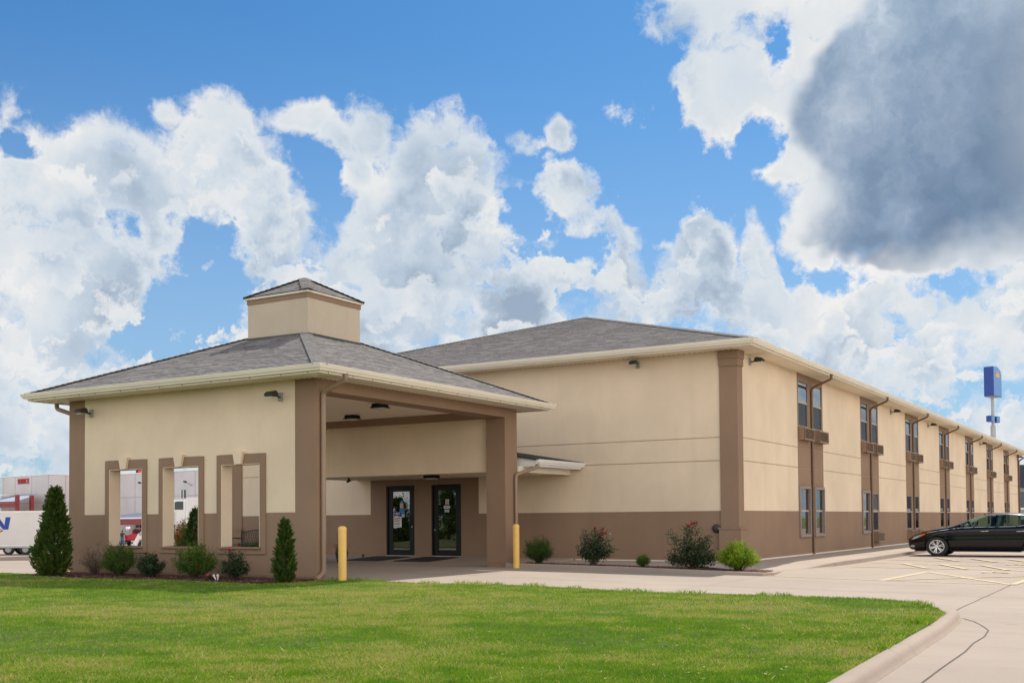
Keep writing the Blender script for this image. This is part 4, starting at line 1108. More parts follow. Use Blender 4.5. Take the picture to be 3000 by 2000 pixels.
for k in range(rows):
    x0_, x1_ = -4.50-.125*k, -4.50-.125*(k+1)
    mb.face([(x0_, -2.72, zrf(x0_)+.03), (x0_, -.002, zrf(x0_)+.03), (x1_, -.002, zrf(x1_)+.02), (x1_, -2.72, zrf(x1_)+.02)], 0, [(0, k+.02), (2.7, k+.02), (2.7, k+.98), (0, k+.98)])
    mb.face([(x0_, -2.72, zrf(x0_)-.0), (x0_, -.002, zrf(x0_)-.0), (x0_, -.002, zrf(x0_)+.03), (x0_, -2.72, zrf(x0_)+.03)], 0, [(0, k+.05), (2.7, k+.05), (2.7, k+.1), (0, k+.1)])
mb.face([(-4.5, -2.72, zrf(-4.5)-.02), (-4.5, -2.72, zrf(-4.5)+.03), (-8.75, -2.72, zrf(-8.75)+.03), (-8.75, -2.72, zrf(-8.75)-.02)], 0, [(0, 1.02), (0, 1.1), (4, 1.1), (4, 1.02)])
mb.face([(-8.75, -2.72, zrf(-8.75)+.03), (-8.75, 0, zrf(-8.75)+.03), (-12.7, 0, 2.86), (-12.7, -2.72, 2.86)], 0, [(0, 0), (2.7, 0), (2.7, 40), (0, 40)])
mb.build('entry_roof', SHED, motel)
mb = MB(); mb.box(-8.34, -8.0, -2.42, -2.08, zs-.09, zs-.001); mb.box(-8.30, -8.04, -2.38, -2.12, zs-.12, zs-.09, 1)
mb.build('ceiling_light', [BLACK, LENS], motel, bevel=.01)
mb = MB(); mb.tube([(-11.3, -2.1, zs), (-11.3, -2.1, zs-.05)], .03, 10); mb.tube([(-11.3, -2.05, zs-.07), (-11.27, -2.2, zs-.11)], .035, 10)
mb.build('security_camera', BRONZE, motel, smooth=40)
# dim ceilings and partitions inside so that rooms read dark
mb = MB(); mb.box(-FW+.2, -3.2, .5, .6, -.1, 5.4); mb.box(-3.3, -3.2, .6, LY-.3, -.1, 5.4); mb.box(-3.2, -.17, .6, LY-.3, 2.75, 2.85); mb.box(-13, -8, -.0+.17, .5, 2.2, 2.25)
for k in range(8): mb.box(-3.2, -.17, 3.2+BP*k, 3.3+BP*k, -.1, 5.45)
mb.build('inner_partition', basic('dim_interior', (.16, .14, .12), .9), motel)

# ------------------------------------------------------------------ entrance portico
XL, XR, YN, YF = -12.68, -4.976, -10.707, -2.887
YP, XP = -3.485, -5.55          # inner faces of the far pillars
PZ, PB_, PG, PGZ = 3.985, 3.735, .776, 4.136
port = thing('entrance_portico', 'drive-through entrance portico with three window openings, grey hip roof and a square cupola', 'portico', ((XL+XR)/2, (YN+YF)/2, -.12))
OPN = [(-11.21, -10.10), (-9.42, -8.305), (-7.62, -6.505)]
TRM = [(-11.355, -9.957), (-9.557, -8.157), (-7.757, -6.35)]
WZ0, WZ1 = .572, 2.312
mb = MB()
S = [XL, XR, -12.11, -5.554]+[v for q in OPN for v in q]+[v for q in TRM for v in q]
Zs = [-.02, ZD-.004, PZ, WZ0, WZ1]
def dep_n(s, z):
    for a, b in OPN:
        if a < s < b and WZ0 < z < WZ1: return None
    return 0.0
mat_n = lambda s, z: 1 if (z < ZD-.004 or s < -12.11 or s > -5.554) else 0
wallgrid(mb, lambda s, z, d: (s, YN+d, z), S, Zs, dep_n, mat_n)
YB = YN+.27
wallgrid(mb, lambda s, z, d: (s, YB-d, z), S, Zs, lambda s, z: dep_n(s, z), lambda s, z: 1 if z < ZD else 0)
for x in (XL, XR): mb.face([(x, YN, -.02), (x, YB, -.02), (x, YB, PZ), (x, YN, PZ)], 1)
mb.build('wall', [CREAM, TAN], port, weld=True)
mb = MB(); mb.box(XL+.02, XR-.02, YN+.022, YB-.02, -.4, -.02); mb.build('foundation', basic('foundation_concrete', (.33, .20, .14), .9, var=.2, vscale=5, bscale=30), port)
for k in range(3):
    a, b = OPN[k]; ta, tb = TRM[k]
    mb = MB(); pr = .035; zt0, zt1 = .425, 2.52
    mb.box(ta, a, YN-pr, YN+.02, zt0, zt1); mb.box(b, tb, YN-pr, YN+.02, zt0, zt1)
    mb.box(a, b, YN-pr, YN+.02, zt0, WZ0-.04); mb.box(a, b, YN-pr, YN+.02, WZ1, zt1)
    o = mb.build('window_surround', TAN, port, bevel=.006)
    l = MB()
    l.box(a, a+.012, YN-pr+.003, YB+.003, WZ0, WZ1); l.box(b-.012, b, YN-pr+.003, YB+.003, WZ0, WZ1)
    l.box(a+.012, b-.012, YN-pr+.003, YB+.003, WZ1-.012, WZ1)
    l.build('reveal', CREAM, o)
    s_ = MB(); s_.box(a-.03, b+.03, YN-pr-.05, YB+.02, WZ0-.042, WZ0+.0); s_.build('sill', TAN, o, bevel=.006)
    c = (a+b)/2-.02
    ks = MB(); ks.prism([(c-.088, WZ1-.004), (c+.088, WZ1-.004), (c+.15, 2.575), (c-.15, 2.575)], lambda p: (p[0], YN-.095, p[1]), lambda p: (p[0], YN+.02, p[1])); ks.build('keystone', CREAM, o)
# pillars and beams
mb = MB(); mb.box(XP, XR, YP, YF, -.02, PZ); mb.box(XP+.015, XR-.015, YP+.015, YF-.015, -.4, -.02); mb.build('pillar', TAN, port)
mb = MB(); mb.box(XL, XL+.575, YP, YF, -.02, PZ); mb.box(XL+.015, XL+.56, YP+.015, YF-.015, -.4, -.02); mb.build('pillar', TAN, port)
mb = MB(); mb.box(XP, XR, YB, YP, PB_, PZ-.001); mb.build('beam', TAN, port)
mb = MB(); mb.box(XL, XL+.575, YB, YP, PB_, PZ-.001); mb.build('beam', TAN, port)
mb = MB(); mb.box(XL+.575, XP, YP, YF, PB_, PZ-.001); mb.build('beam', TAN, port)
mb = MB(); mb.box(XL+.575, XP, YB, YB+.3, PB_, PZ-.001); mb.build('beam', TAN, port)
mb = MB(); mb.box(XL+.575, XP, -3.33, -3.22, 2.345, PB_+.0); mb.build('header_wall', CREAM, port)
mb = MB(); ribbed(mb, YB+.3, YP, 3.925, 'y', XL+.575, XP, XL+.575, XP, .15, gd=.022, gw=.05); mb.build('ceiling', basic('ceiling_vinyl', (.84, .72, .60), .5, var=.04), port)
for cx, cy in ((-9.06, -4.64), (-6.67, -6.49)):
    mb = MB(); z = 3.925
    mb.prism([(-.13, 0), (-.145, -.07), (-.21, -.098), (-.20, -.105), (.20, -.105), (.21, -.098), (.145, -.07), (.13, 0)], lambda p: (cx+p[0], cy-.16, z+p[1]), lambda p: (cx+p[0], cy+.16, z+p[1]))
    o = mb.build('ceiling_light', BLACK, port, bevel=.008)
    l = MB(); l.lathe([(.15, -.105), (.135, -.13), (.08, -.145), (0, -.148)], (cx, cy, z), 20); l.build('lens', LENS, o, smooth=60)
for x in (-11.87, -5.93): flood_light(port, (x, YN, 3.655), (0, -1, 0))
mb = MB(); rect_sweep(mb, XL, XR, YN, YF, gutter_prof(PG, PGZ)); mb.build('gutter', GUTTER, port, smooth=30)
mb = MB(); rect_sweep(mb, XL, XR, YN, YF, [(PG-.127, PGZ-.05), (PG-.127, PGZ-.162), (PG-.15, PGZ-.172), (PG-.17, PGZ-.160)])
x = XL-.5
while x < XR+.5:
    mb.box(x, x+.014, YN-PG+.123, YN-PG+.13, PGZ-.160, PGZ-.13, 1); x += random.choice((.55, .7, .85))
y = YN-.4
while y < YF+.5:
    mb.box(XR+PG-.13, XR+PG-.123, y, y+.014, PGZ-.160, PGZ-.13, 1); y += random.choice((.5, .62, .75))
mb.build('fascia', [FASCIA, BRONZE], port)
mb = MB(); soffit_ring(mb, XL, XR, YN, YF, PG-.13, PZ-.005); mb.build('soffit', SOFFIT, port)
mb = MB(); e = PG-.085; PS = .41; zb = PGZ-.010
hip_roof(mb, XL-e, XR+e, YN-e, YF+e, zb, PS); mb.build('roof', SHINGLE, port)
hwx = (XR-XL+2*e)/2; pcx, pcy = (XL+XR)/2, (YN+YF)/2; zp = zb+PS*hwx
mb = MB()
for sx, sy in ((1, -1), (-1, -1), (1, 1), (-1, 1)):
    x0 = pcx+sx*hwx; y0 = (YN-e) if sy < 0 else (YF+e)
    hip_caps(mb, (x0, y0, zb+.012), (pcx, y0-sy*hwx, zp+.012))
mb.build('hip_cap', CAPS, port)
CX0, CX1, CY0, CY1 = -9.53, -7.61, -8.02, -6.09
mb = MB(); mb.box(CX0, CX1, CY0, CY1, 5.0, 6.375); mb.build('cupola', CUPS, port)
mb = MB(); mb.box(CX0-.02, CX1+.02, CY0-.02, CY1+.02, 6.375, 6.488); mb.build('cupola_band', TAN, port)
mb = MB(); mb.box(CX0-.06, CX1+.06, CY0-.06, CY1+.06, 6.488, 6.538); mb.build('cupola_fascia', FASCIA, port)
mb = MB(); hip_roof(mb, CX0-.085, CX1+.085, CY0-.085, CY1+.085, 6.539, .54)
ccx, ccy = (CX0+CX1)/2, (CY0+CY1)/2; ch = (CX1-CX0)/2+.085
for sx, sy in ((1, -1), (-1, -1), (1, 1), (-1, 1)): hip_caps(mb, (ccx+sx*ch, ccy+sy*ch, 6.55), (ccx, ccy, 6.55+.54*ch))
mb.build('cupola_roof', SHINGLE, port)
mb = MB()   # step flashing where the cupola meets the shingles
for (ax, ay), (bx, by) in (((CX0, CY0), (CX1, CY0)), ((CX1, CY0), (CX1, CY1))):
    za = zb+PS*min(ax-(XL-e), XR+e-ax, ay-(YN-e), YF+e-ay); zc = zb+PS*min(bx-(XL-e), XR+e-bx, by-(YN-e), YF+e-by)
    mb.beam((ax, ay, za+.02), (bx, by, zc+.02), .05, .05)
mb.build('cupola_flashing', BRONZE, port)
downspout(port, rounded([(XR+PG-.09, -10.62, PGZ-.11), (XR+PG-.09, -10.62, 3.90), (XR+.06, -10.57, 3.70), (XR+.06, -10.57, .06), (XR+.10, -10.84, -.06)], .09), PIPE, .052)
downspout(port, rounded([(XL-PG+.09, -10.55, PGZ-.11), (XL-PG+.09, -10.55, 3.86), (XL-.06, -10.52, 3.68), (XL-.06, -10.52, .0)], .1), PIPE, .052)
downspout(port, rounded([(-4.52, -2.60, 2.58), (-4.52, -2.60, 2.47), (XR+.06, -3.05, 2.26), (XR+.06, -3.05, .06), (XR+.12, -3.2, -.02)], .08), PIPE, .045)

# ------------------------------------------------------------------ bollards
def bollard(loc, label, h=1.10):
    t = thing('bollard', label, 'bollard', loc, group='yellow bollards by the portico')
    mb = MB(); R_ = .083
    mb.lathe([(R_, -.35), (R_, h-.10)], seg=28); mb.build('sleeve', YELLOW, t, local=True, smooth=40)
    mb = MB(); mb.lathe([(R_+.002, h-.10), (R_+.002, h-.045), (R_*.86, h-.02), (R_*.5, h-.004), (0, h)], seg=28); mb.build('domed_cap', YELLOW, t, local=True, smooth=50)
    return t
bollard((-4.44, -10.56, -.12), 'yellow bollard rising from the lawn edge by the near portico corner', 1.12)
bollard((-4.52, -3.72, -.12), 'yellow bollard beside the far portico pillar and the planter kerb', 1.11)
bollard((-14.52, -9.41, -.12), 'yellow bollard half hidden behind the tall conical evergreen', 1.06)

# ------------------------------------------------------------------ plants
def quads(pos, direc, nrm, L_, W_, rnd=None):
    """diamond leaves: pos base (n,3), direc unit, nrm approx normal"""
    side = np.cross(direc, nrm); side /= np.linalg.norm(side, axis=1, keepdims=True)+1e-9
    n = len(pos); V = np.empty((n, 4, 3))
    V[:, 0] = pos; V[:, 1] = pos+direc*(L_*.45)[:, None]+side*(W_/2)[:, None]; V[:, 2] = pos+direc*L_[:, None]; V[:, 3] = pos+direc*(L_*.45)[:, None]-side*(W_/2)[:, None]
    return V.reshape(-1, 3)
def unit(a): return a/(np.linalg.norm(a, axis=1, keepdims=True)+1e-9)
def leaves(name, pos, direc, L_, W_, shade, mat, parent):
    n = len(pos); nrm = unit(rng.normal(size=(n, 3)))
    V = quads(pos, unit(direc), nrm, L_, W_)
    return np_mesh(name, V, np.arange(n*4).reshape(-1, 4), mat, np.repeat(np.clip(shade, 0, 1), 4), parent, True)

def arborvitae(loc, h, rad, label, seed, lean=0.0, n=420, group=None, name='conical_evergreen', mat=ARB, tips=None, frond=1.0):
    R_ = np.random.default_rng(seed)
    t = thing(name, label, 'evergreen shrub', loc, R_.uniform(0, 6.28), group)
    mb = MB(); mb.tube([(0, 0, -.08), (lean*.3*h, 0, h*.45), (lean*h, 0, h*.93)], [.045*h/1.9+.012, .03*h/1.9+.008, .008], 8); mb.build('trunk', BARK, t, local=True, smooth=50)
    P = []; D = []; Ls = []; Ws = []; Sh = []
    n = int(n*frond*1.9)
    lump = R_.uniform(0, 6.28, (6, 2))
    for k in range(n):
        zf = 1-(1-R_.random())**.62 if R_.random() < .85 else R_.random()
        zf = R_.random()**1.15
        prof = (math.sin(min(1, (zf+.10)/.34)*math.pi/2))*(1-zf)**.78*1.22+.02
        a = R_.uniform(0, 6.283)
        wob_ = 1+.13*math.sin(3*a+lump[0, 0]+zf*7)+.10*math.sin(5*a+lump[1, 0]-zf*11)+R_.normal(0, .05)
        inner = R_.random()**.45
        rr = rad*prof*wob_*(.35+.65*inner)*.86
        c = np.array([rr*math.cos(a)+lean*h*zf, rr*math.sin(a), zf*h*.97])
        out = np.array([math.cos(a), math.sin(a), 0])
        ax = out*R_.uniform(.35, .8)+np.array([0, 0, 1.0])*R_.uniform(.5, 1.1)+R_.normal(0, .2, 3); ax /= np.linalg.norm(ax)
        fan = np.cross(ax, [R_.normal(), R_.normal(), R_.normal()*.3]); fan /= np.linalg.norm(fan)
        m = 17; fl = R_.uniform(.12, .19)*(h/1.9)**.5
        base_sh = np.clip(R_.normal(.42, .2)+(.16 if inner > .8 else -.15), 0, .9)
        for j in range(m):
            s = (j+.5)/m; sg = 1 if j % 2 else -1
            P.append(c+ax*fl*s*.9); d = ax*(.75+.3*s)+fan*sg*(.75-.5*s)+R_.normal(0, .12, 3); D.append(d)
            Ls.append(fl*(.42-.2*s)*R_.uniform(.7, 1.2)); Ws.append(.023*R_.uniform(.7, 1.3)*(h/1.9)**.4)
            sh = base_sh+R_.normal(0, .1)+(.14 if s > .8 else 0)
            if R_.random() < .02: sh = .98
            if tips and zf > .45: sh = max(sh, R_.uniform(.6, 1)*min(1, (zf-.45)/.3))
            Sh.append(sh)
    # leader at the top
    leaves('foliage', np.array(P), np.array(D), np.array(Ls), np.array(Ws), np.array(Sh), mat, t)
    return t

def shrub(loc, h, rx, ry, label, seed, mat, cat='shrub', stems=70, per=70, leaf=(.022, .012), name='green_shrub', flower=None, nf=0, twiggy=0.0, updroop=.75, base=.06, shade=(.42, .2), group=None, lv=(.66, 1.08)):
    R_ = np.random.default_rng(seed)
    t = thing(name, label, cat, loc, 0, group)
    mb = MB(); P = []; D = []; Sh = []; tips = []
    for k in range(stems):
        a = R_.uniform(0, 6.283); th = math.acos(R_.uniform(.02, 1))*updroop*1.25
        L_ = R_.uniform(*lv)
        end = np.array([rx*math.sin(th)*math.cos(a), ry*math.sin(th)*math.sin(a), h*(.14+.86*math.cos(th*.92))])*L_
        st = np.array([R_.normal(0, base*.5), R_.normal(0, base*.5), 0])
        mid = st*.5+end*.5+np.array([0, 0, .10*h])+R_.normal(0, .03*h, 3)
        if k < stems*.5 or twiggy: mb.tube([tuple(st-[0, 0, .03]), tuple(mid), tuple(end)], [.006+.004*h, .004, .0015], 4, cap=False)
        tips.append(end)
        n = int(per*R_.uniform(.7, 1.3)); sh0 = R_.normal(*shade)
        s = R_.random(n)**.55
        s = s*(1-.22)+.22
        q = (1-s)[:, None]**2*st+2*((1-s)*s)[:, None]*mid+(s**2)[:, None]*end
        q += R_.normal(0, .038*h+.012, (n, 3)); q[:, 2] = np.maximum(q[:, 2], .012)
        d = unit(end-st+R_.normal(0, .6, 3))[None, :] if False else (end-st)[None, :]/np.linalg.norm(end-st)+R_.normal(0, .75, (n, 3))
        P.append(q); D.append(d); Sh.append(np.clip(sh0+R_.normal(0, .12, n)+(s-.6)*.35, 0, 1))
    P = np.concatenate(P); D = np.concatenate(D); Sh = np.concatenate(Sh); n = len(P)
    if mb.v: mb.build('stems', BARK, t, local=True)
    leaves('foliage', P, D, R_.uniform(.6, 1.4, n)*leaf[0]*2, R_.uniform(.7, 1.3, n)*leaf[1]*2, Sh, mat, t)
    if flower:
        tp = sorted(tips, key=lambda v: -v[2]+R_.normal(0, .12)*h)[:nf]
        for q in tp:
            m = 40; pp = np.tile(q, (m, 1))+R_.normal(0, .008, (m, 3)); dd = R_.normal(size=(m, 3)); dd[:, 2] = np.abs(dd[:, 2])
            leaves('bloom', pp, dd, R_.uniform(.025, .05, m), R_.uniform(.025, .042, m), R_.random(m), flower, t)
    return t

ZM = -.078
arborvitae((-11.78, -11.80, ZM), 1.94, .41, 'tall dark conical evergreen at the left end of the portico wall', 11, lean=.03, n=1050)
arborvitae((-5.0, -11.62, ZM), 1.17, .20, 'small narrow conical evergreen at the right end of the portico wall', 12, lean=.02, n=520)
shrub((-10.98, -11.32, ZM), .74, .42, .32, 'sparse twiggy reddish bush beside the tall conical evergreen', 21, TWIGL, stems=46, per=15, leaf=(.016, .008), name='twiggy_bush', twiggy=1)
shrub((-10.12, -11.35, ZM), .72, .47, .38, 'spreading green shrub below the left window opening', 22, GREENL, stems=110, per=85, leaf=(.017, .009))
shrub((-9.05, -11.38, ZM), .50, .34, .30, 'small dark rose shrub without blooms between two green shrubs', 23, DARKL, stems=60, per=60, leaf=(.022, .014), name='rose_shrub', shade=(.3, .15))
shrub((-7.68, -11.42, ZM), .74, .53, .42, 'rounded green shrub below the middle and right window openings', 24, GREENL, stems=135, per=90, leaf=(.017, .009), shade=(.5, .18))
shrub((-6.52, -11.45, ZM), .58, .32, .28, 'dark rose shrub with one pink bloom beside the small conical evergreen', 25, DARKL, stems=48, per=55, leaf=(.024, .014), name='rose_shrub', flower=PETALP, nf=1, shade=(.3, .15))
shrub((-6.92, -11.72, ZM), .14, .10, .10, 'tiny pink flower low in the mulch by the white spotlights', 26, DARKL, cat='flower', stems=14, per=20, leaf=(.014, .009), name='pink_flower', flower=PETALP, nf=3)
mb = MB()
for sx in (-.045, .045): mb.tube([(sx*.3, 0, -.02), (sx*.7, 0, .04), (sx*1.2, -.02, .10), (sx*1.3, -.03, .125)], [.008, .011, .022, .025], 10)
t = thing('garden_spotlight', 'pair of small white garden spotlights beside the pink rose', 'spotlight', (-6.66, -11.78, ZM))
mb.build('lamp_body', WHITE, t, local=True, smooth=40)
shrub((-4.28, -3.0, -.03), .70, .40, .38, 'dark green evergreen ball shrub behind the far yellow bollard', 31, GREENL, stems=130, per=90, leaf=(.018, .006), name='evergreen_shrub', shade=(.3, .17))
shrub((-2.6, -3.2, -.05), .93, .50, .42, 'rose bush with several red blooms on top against the brown wall', 32, DARKL, stems=58, per=66, leaf=(.024, .014), name='rose_bush', flower=PETAL, nf=5, shade=(.34, .17), lv=(.45, 1.12))
shrub((-1.2, -3.35, -.06), .29, .17, .16, 'very small round evergreen between two rose bushes', 33, GREENL, stems=70, per=60, leaf=(.015, .005), name='evergreen_shrub', shade=(.45, .15))
shrub((.05, -3.35, -.085), 1.0, .70, .5, 'wide rose bush with few dark red blooms left of the bright shrub', 34, DARKL, stems=80, per=72, leaf=(.025, .015), name='rose_bush', flower=PETAL, nf=3, shade=(.42, .2), lv=(.45, 1.12), updroop=.85)
shrub((1.2, -3.42, -.10), .64, .50, .44, 'bright yellow green rounded shrub at the building corner', 35, BRIGHT, stems=190, per=95, leaf=(.020, .007), name='bright_shrub', shade=(.5, .2))
# plants at the far end of the facade, seen through the openings
shrub((-18.2, -2.1, -.12), 1.22, .58, .5, 'orange tipped bush seen through the middle window opening', 41, ORANGEL, stems=120, per=75, leaf=(.03, .016), name='orange_tipped_bush', updroop=.6, shade=(.55, .28))
arborvitae((-17.05, -2.75, -.12), 1.62, .50, 'conical evergreen seen through the middle window opening beside the orange bush', 42, n=560)
arborvitae((-16.62, -2.2, -.12), 1.55, .48, 'conical evergreen mostly hidden right of the one in the middle window opening', 43, n=460)
arborvitae((-19.1, 1.3, -.15), 2.7, .55, 'tall evergreen sliver left of the far brown pilaster', 44, n=420)
shrub((-17.35, -1.5, -.10), .92, .36, .34, 'reddish rose bush in front of the far brown pilaster', 45, DARKL, stems=60, per=55, leaf=(.024, .014), name='rose_bush', flower=PETAL, nf=3, shade=(.5, .3))
shrub((-16.2, -1.25, -.10), .50, .75, .3, 'low green perennials with a red bloom below the bench', 46, GREENL, stems=80, per=60, leaf=(.028, .008), name='perennials', flower=PETAL, nf=1, shade=(.45, .2))

# potted plant
t = thing('flower_pot', 'dark green glazed pot of spiky grass and pink flowers by the entrance wall', 'flower pot', (-10.78, -3.05, -.09))
mb = MB(); mb.lathe([(.11, 0), (.135, .02), (.165, .12), (.175, .24), (.195, .26), (.195, .29), (.175, .29), (.165, .25), (0, .25)], seg=24); mb.build('pot', basic('green_glaze', (.01, .05, .04), .25, var=.15), t, local=True, smooth=45)
R_ = np.random.default_rng(5); V = []; F = []; S_ = []
for k in range(44):
    a = R_.uniform(0, 6.28); L_ = R_.uniform(.4, .75); el = R_.uniform(.7, 1.45); w_ = .012; pts = []
    for s in np.linspace(0, 1, 5):
        e_ = el-s*s*R_.uniform(.3, .8); pts.append(np.array([math.cos(a)*L_*s*math.cos(e_), math.sin(a)*L_*s*math.cos(e_), .27+L_*s*math.sin(e_)]))
    sd_ = np.array([-math.sin(a), math.cos(a), 0])
    for j in range(4):
        i = len(V); w0, w1 = w_*(1-j/4.2), w_*(1-(j+1)/4.2)
        V += [pts[j]-sd_*w0, pts[j]+sd_*w0, pts[j+1]+sd_*w1, pts[j+1]-sd_*w1]; F.append((i, i+1, i+2, i+3)); S_ += [R_.uniform(.1, .6)]*4
np_mesh('spikes', np.array(V), np.array(F), GREENL, np.array(S_), t)
n = 500; a = R_.uniform(0, 6.28, n); q = np.stack([np.cos(a)*R_.random(n)*.2, np.sin(a)*R_.random(n)*.2, .27+R_.random(n)*.14], 1)
leaves('foliage', q, R_.normal(size=(n, 3)), R_.uniform(.03, .06, n), R_.uniform(.015, .03, n), R_.random(n)*.7, GREENL, t)
n = 110; q = np.stack([R_.uniform(-.2, .15, n), R_.uniform(-.2, 0, n), R_.choice([.34, .44, .50], n)+R_.normal(0, .015, n)], 1)
leaves('bloom', q, R_.normal(size=(n, 3)), R_.uniform(.02, .035, n), R_.uniform(.02, .03, n), R_.random(n), PETALP, t)

# door mats
for (x0, x1, y0, y1), lb in (((-11.6, -10.35, -1.95, -.35), 'black rubber mat in front of the left door'), ((-9.75, -8.55, -1.95, -.35), 'black rubber mat in front of the right door')):
    zz = lambda y: -.1185+.1125*(y+2.6)/2.6
    mb = MB(); mb.face([(x0, y0, zz(y0)+.012), (x1, y0, zz(y0)+.012), (x1, y1, zz(y1)+.012), (x0, y1, zz(y1)+.012)])
    for a, b in (((x0, y0), (x1, y0)), ((x0, y1), (x1, y1)), ((x0, y0), (x0, y1)), ((x1, y0), (x1, y1))): mb.beam((*a, zz(a[1])+.008), (*b, zz(b[1])+.008), .03, .02)
    o = mb.build('door_mat', RUBBER); tag(o, lb, 'mat', 'black mats at the doors')
mb = MB(); mb.lathe([(0, .10), (.03, .09), (.035, .06), (.02, .03), (.025, 0)], (-11.9, -.7, -.035), 12); o = mb.build('door_stop', BLACK, smooth=40); tag(o, 'small black post standing by the left door mat', 'door stop')

# bench
t = thing('garden_bench', 'black metal bench with curved lattice back against the brown wall', 'bench', (-16.62, -.62, -.10), RAD(-3))
def bench():
    w = .78
    arc = lambda x: .83+.09*(1-(x/w)**2)
    bk = MB()
    top = [(x, .18+.04, arc(x)) for x in np.linspace(-w, w, 17)]
    bk.tube(top, .018, 8)
    bk.tube([(-w, .15, .48), (w, .15, .48)], .014, 8)
    for k in range(15):
        x0 = -w+2*w*k/14
        for dx in (-.16, .16):
            x1 = x0+dx
            if abs(x1) > w: continue
            bk.tube([(x0, .15, .48), ((x0+x1)/2+dx*.12, .185, .66), (x1, .215, arc(x1))], .008, 5)
    bk.build('backrest', BRONZE, t, local=True, smooth=50)
    st = MB()
    for k in range(7): st.box(-w, w, -.28+.062*k, -.235+.062*k, .42, .445)
    st.build('seat', BRONZE, t, local=True, bevel=.004)
    for sx in (-1, 1):
        a = MB(); x = sx*w
        a.tube([(x, -.28, .0), (x, -.27, .25), (x, -.29, .45), (x, -.27, .62), (x, -.15, .66), (x, .1, .63), (x, .19, .66)], .02, 8)
        a.build('armrest', BRONZE, t, local=True, smooth=50)
        for yy in (-.27, .17):
            l = MB(); l.tube([(x, yy, .0), (x, yy, .44 if yy < 0 else .86)], .02, 8); l.build('leg', BRONZE, t, local=True, smooth=50)
bench()

# ------------------------------------------------------------------ car
def carpaint():
    m, nt, b = new_mat('black_car_paint')
    b.inputs['Base Color'].default_value = (.003, .003, .006, 1); b.inputs['Roughness'].default_value = .3; b.inputs['Specular IOR Level'].default_value = .05
    b.inputs['Coat Weight'].default_value = 1; b.inputs['Coat Roughness'].default_value = .02; b.inputs['Coat IOR'].default_value = 1.45
    return m
CARP = carpaint()
TYRE = basic('tyre_rubber', (.016, .016, .017), .75, var=.15, vscale=20)
ALLOY = basic('alloy_wheel', (.62, .62, .62), .28, .85, var=.05)
ORANGE = basic('amber_lens', (.75, .13, .02), .2, var=.05)
LAMP = basic('headlamp_lens', (.45, .45, .45), .1, .4, var=.3, vscale=8)
REDL = basic('tail_lamp', (.25, .01, .01), .15, var=.1)
INTER = basic('grey_interior', (.16, .15, .14), .8, var=.15)

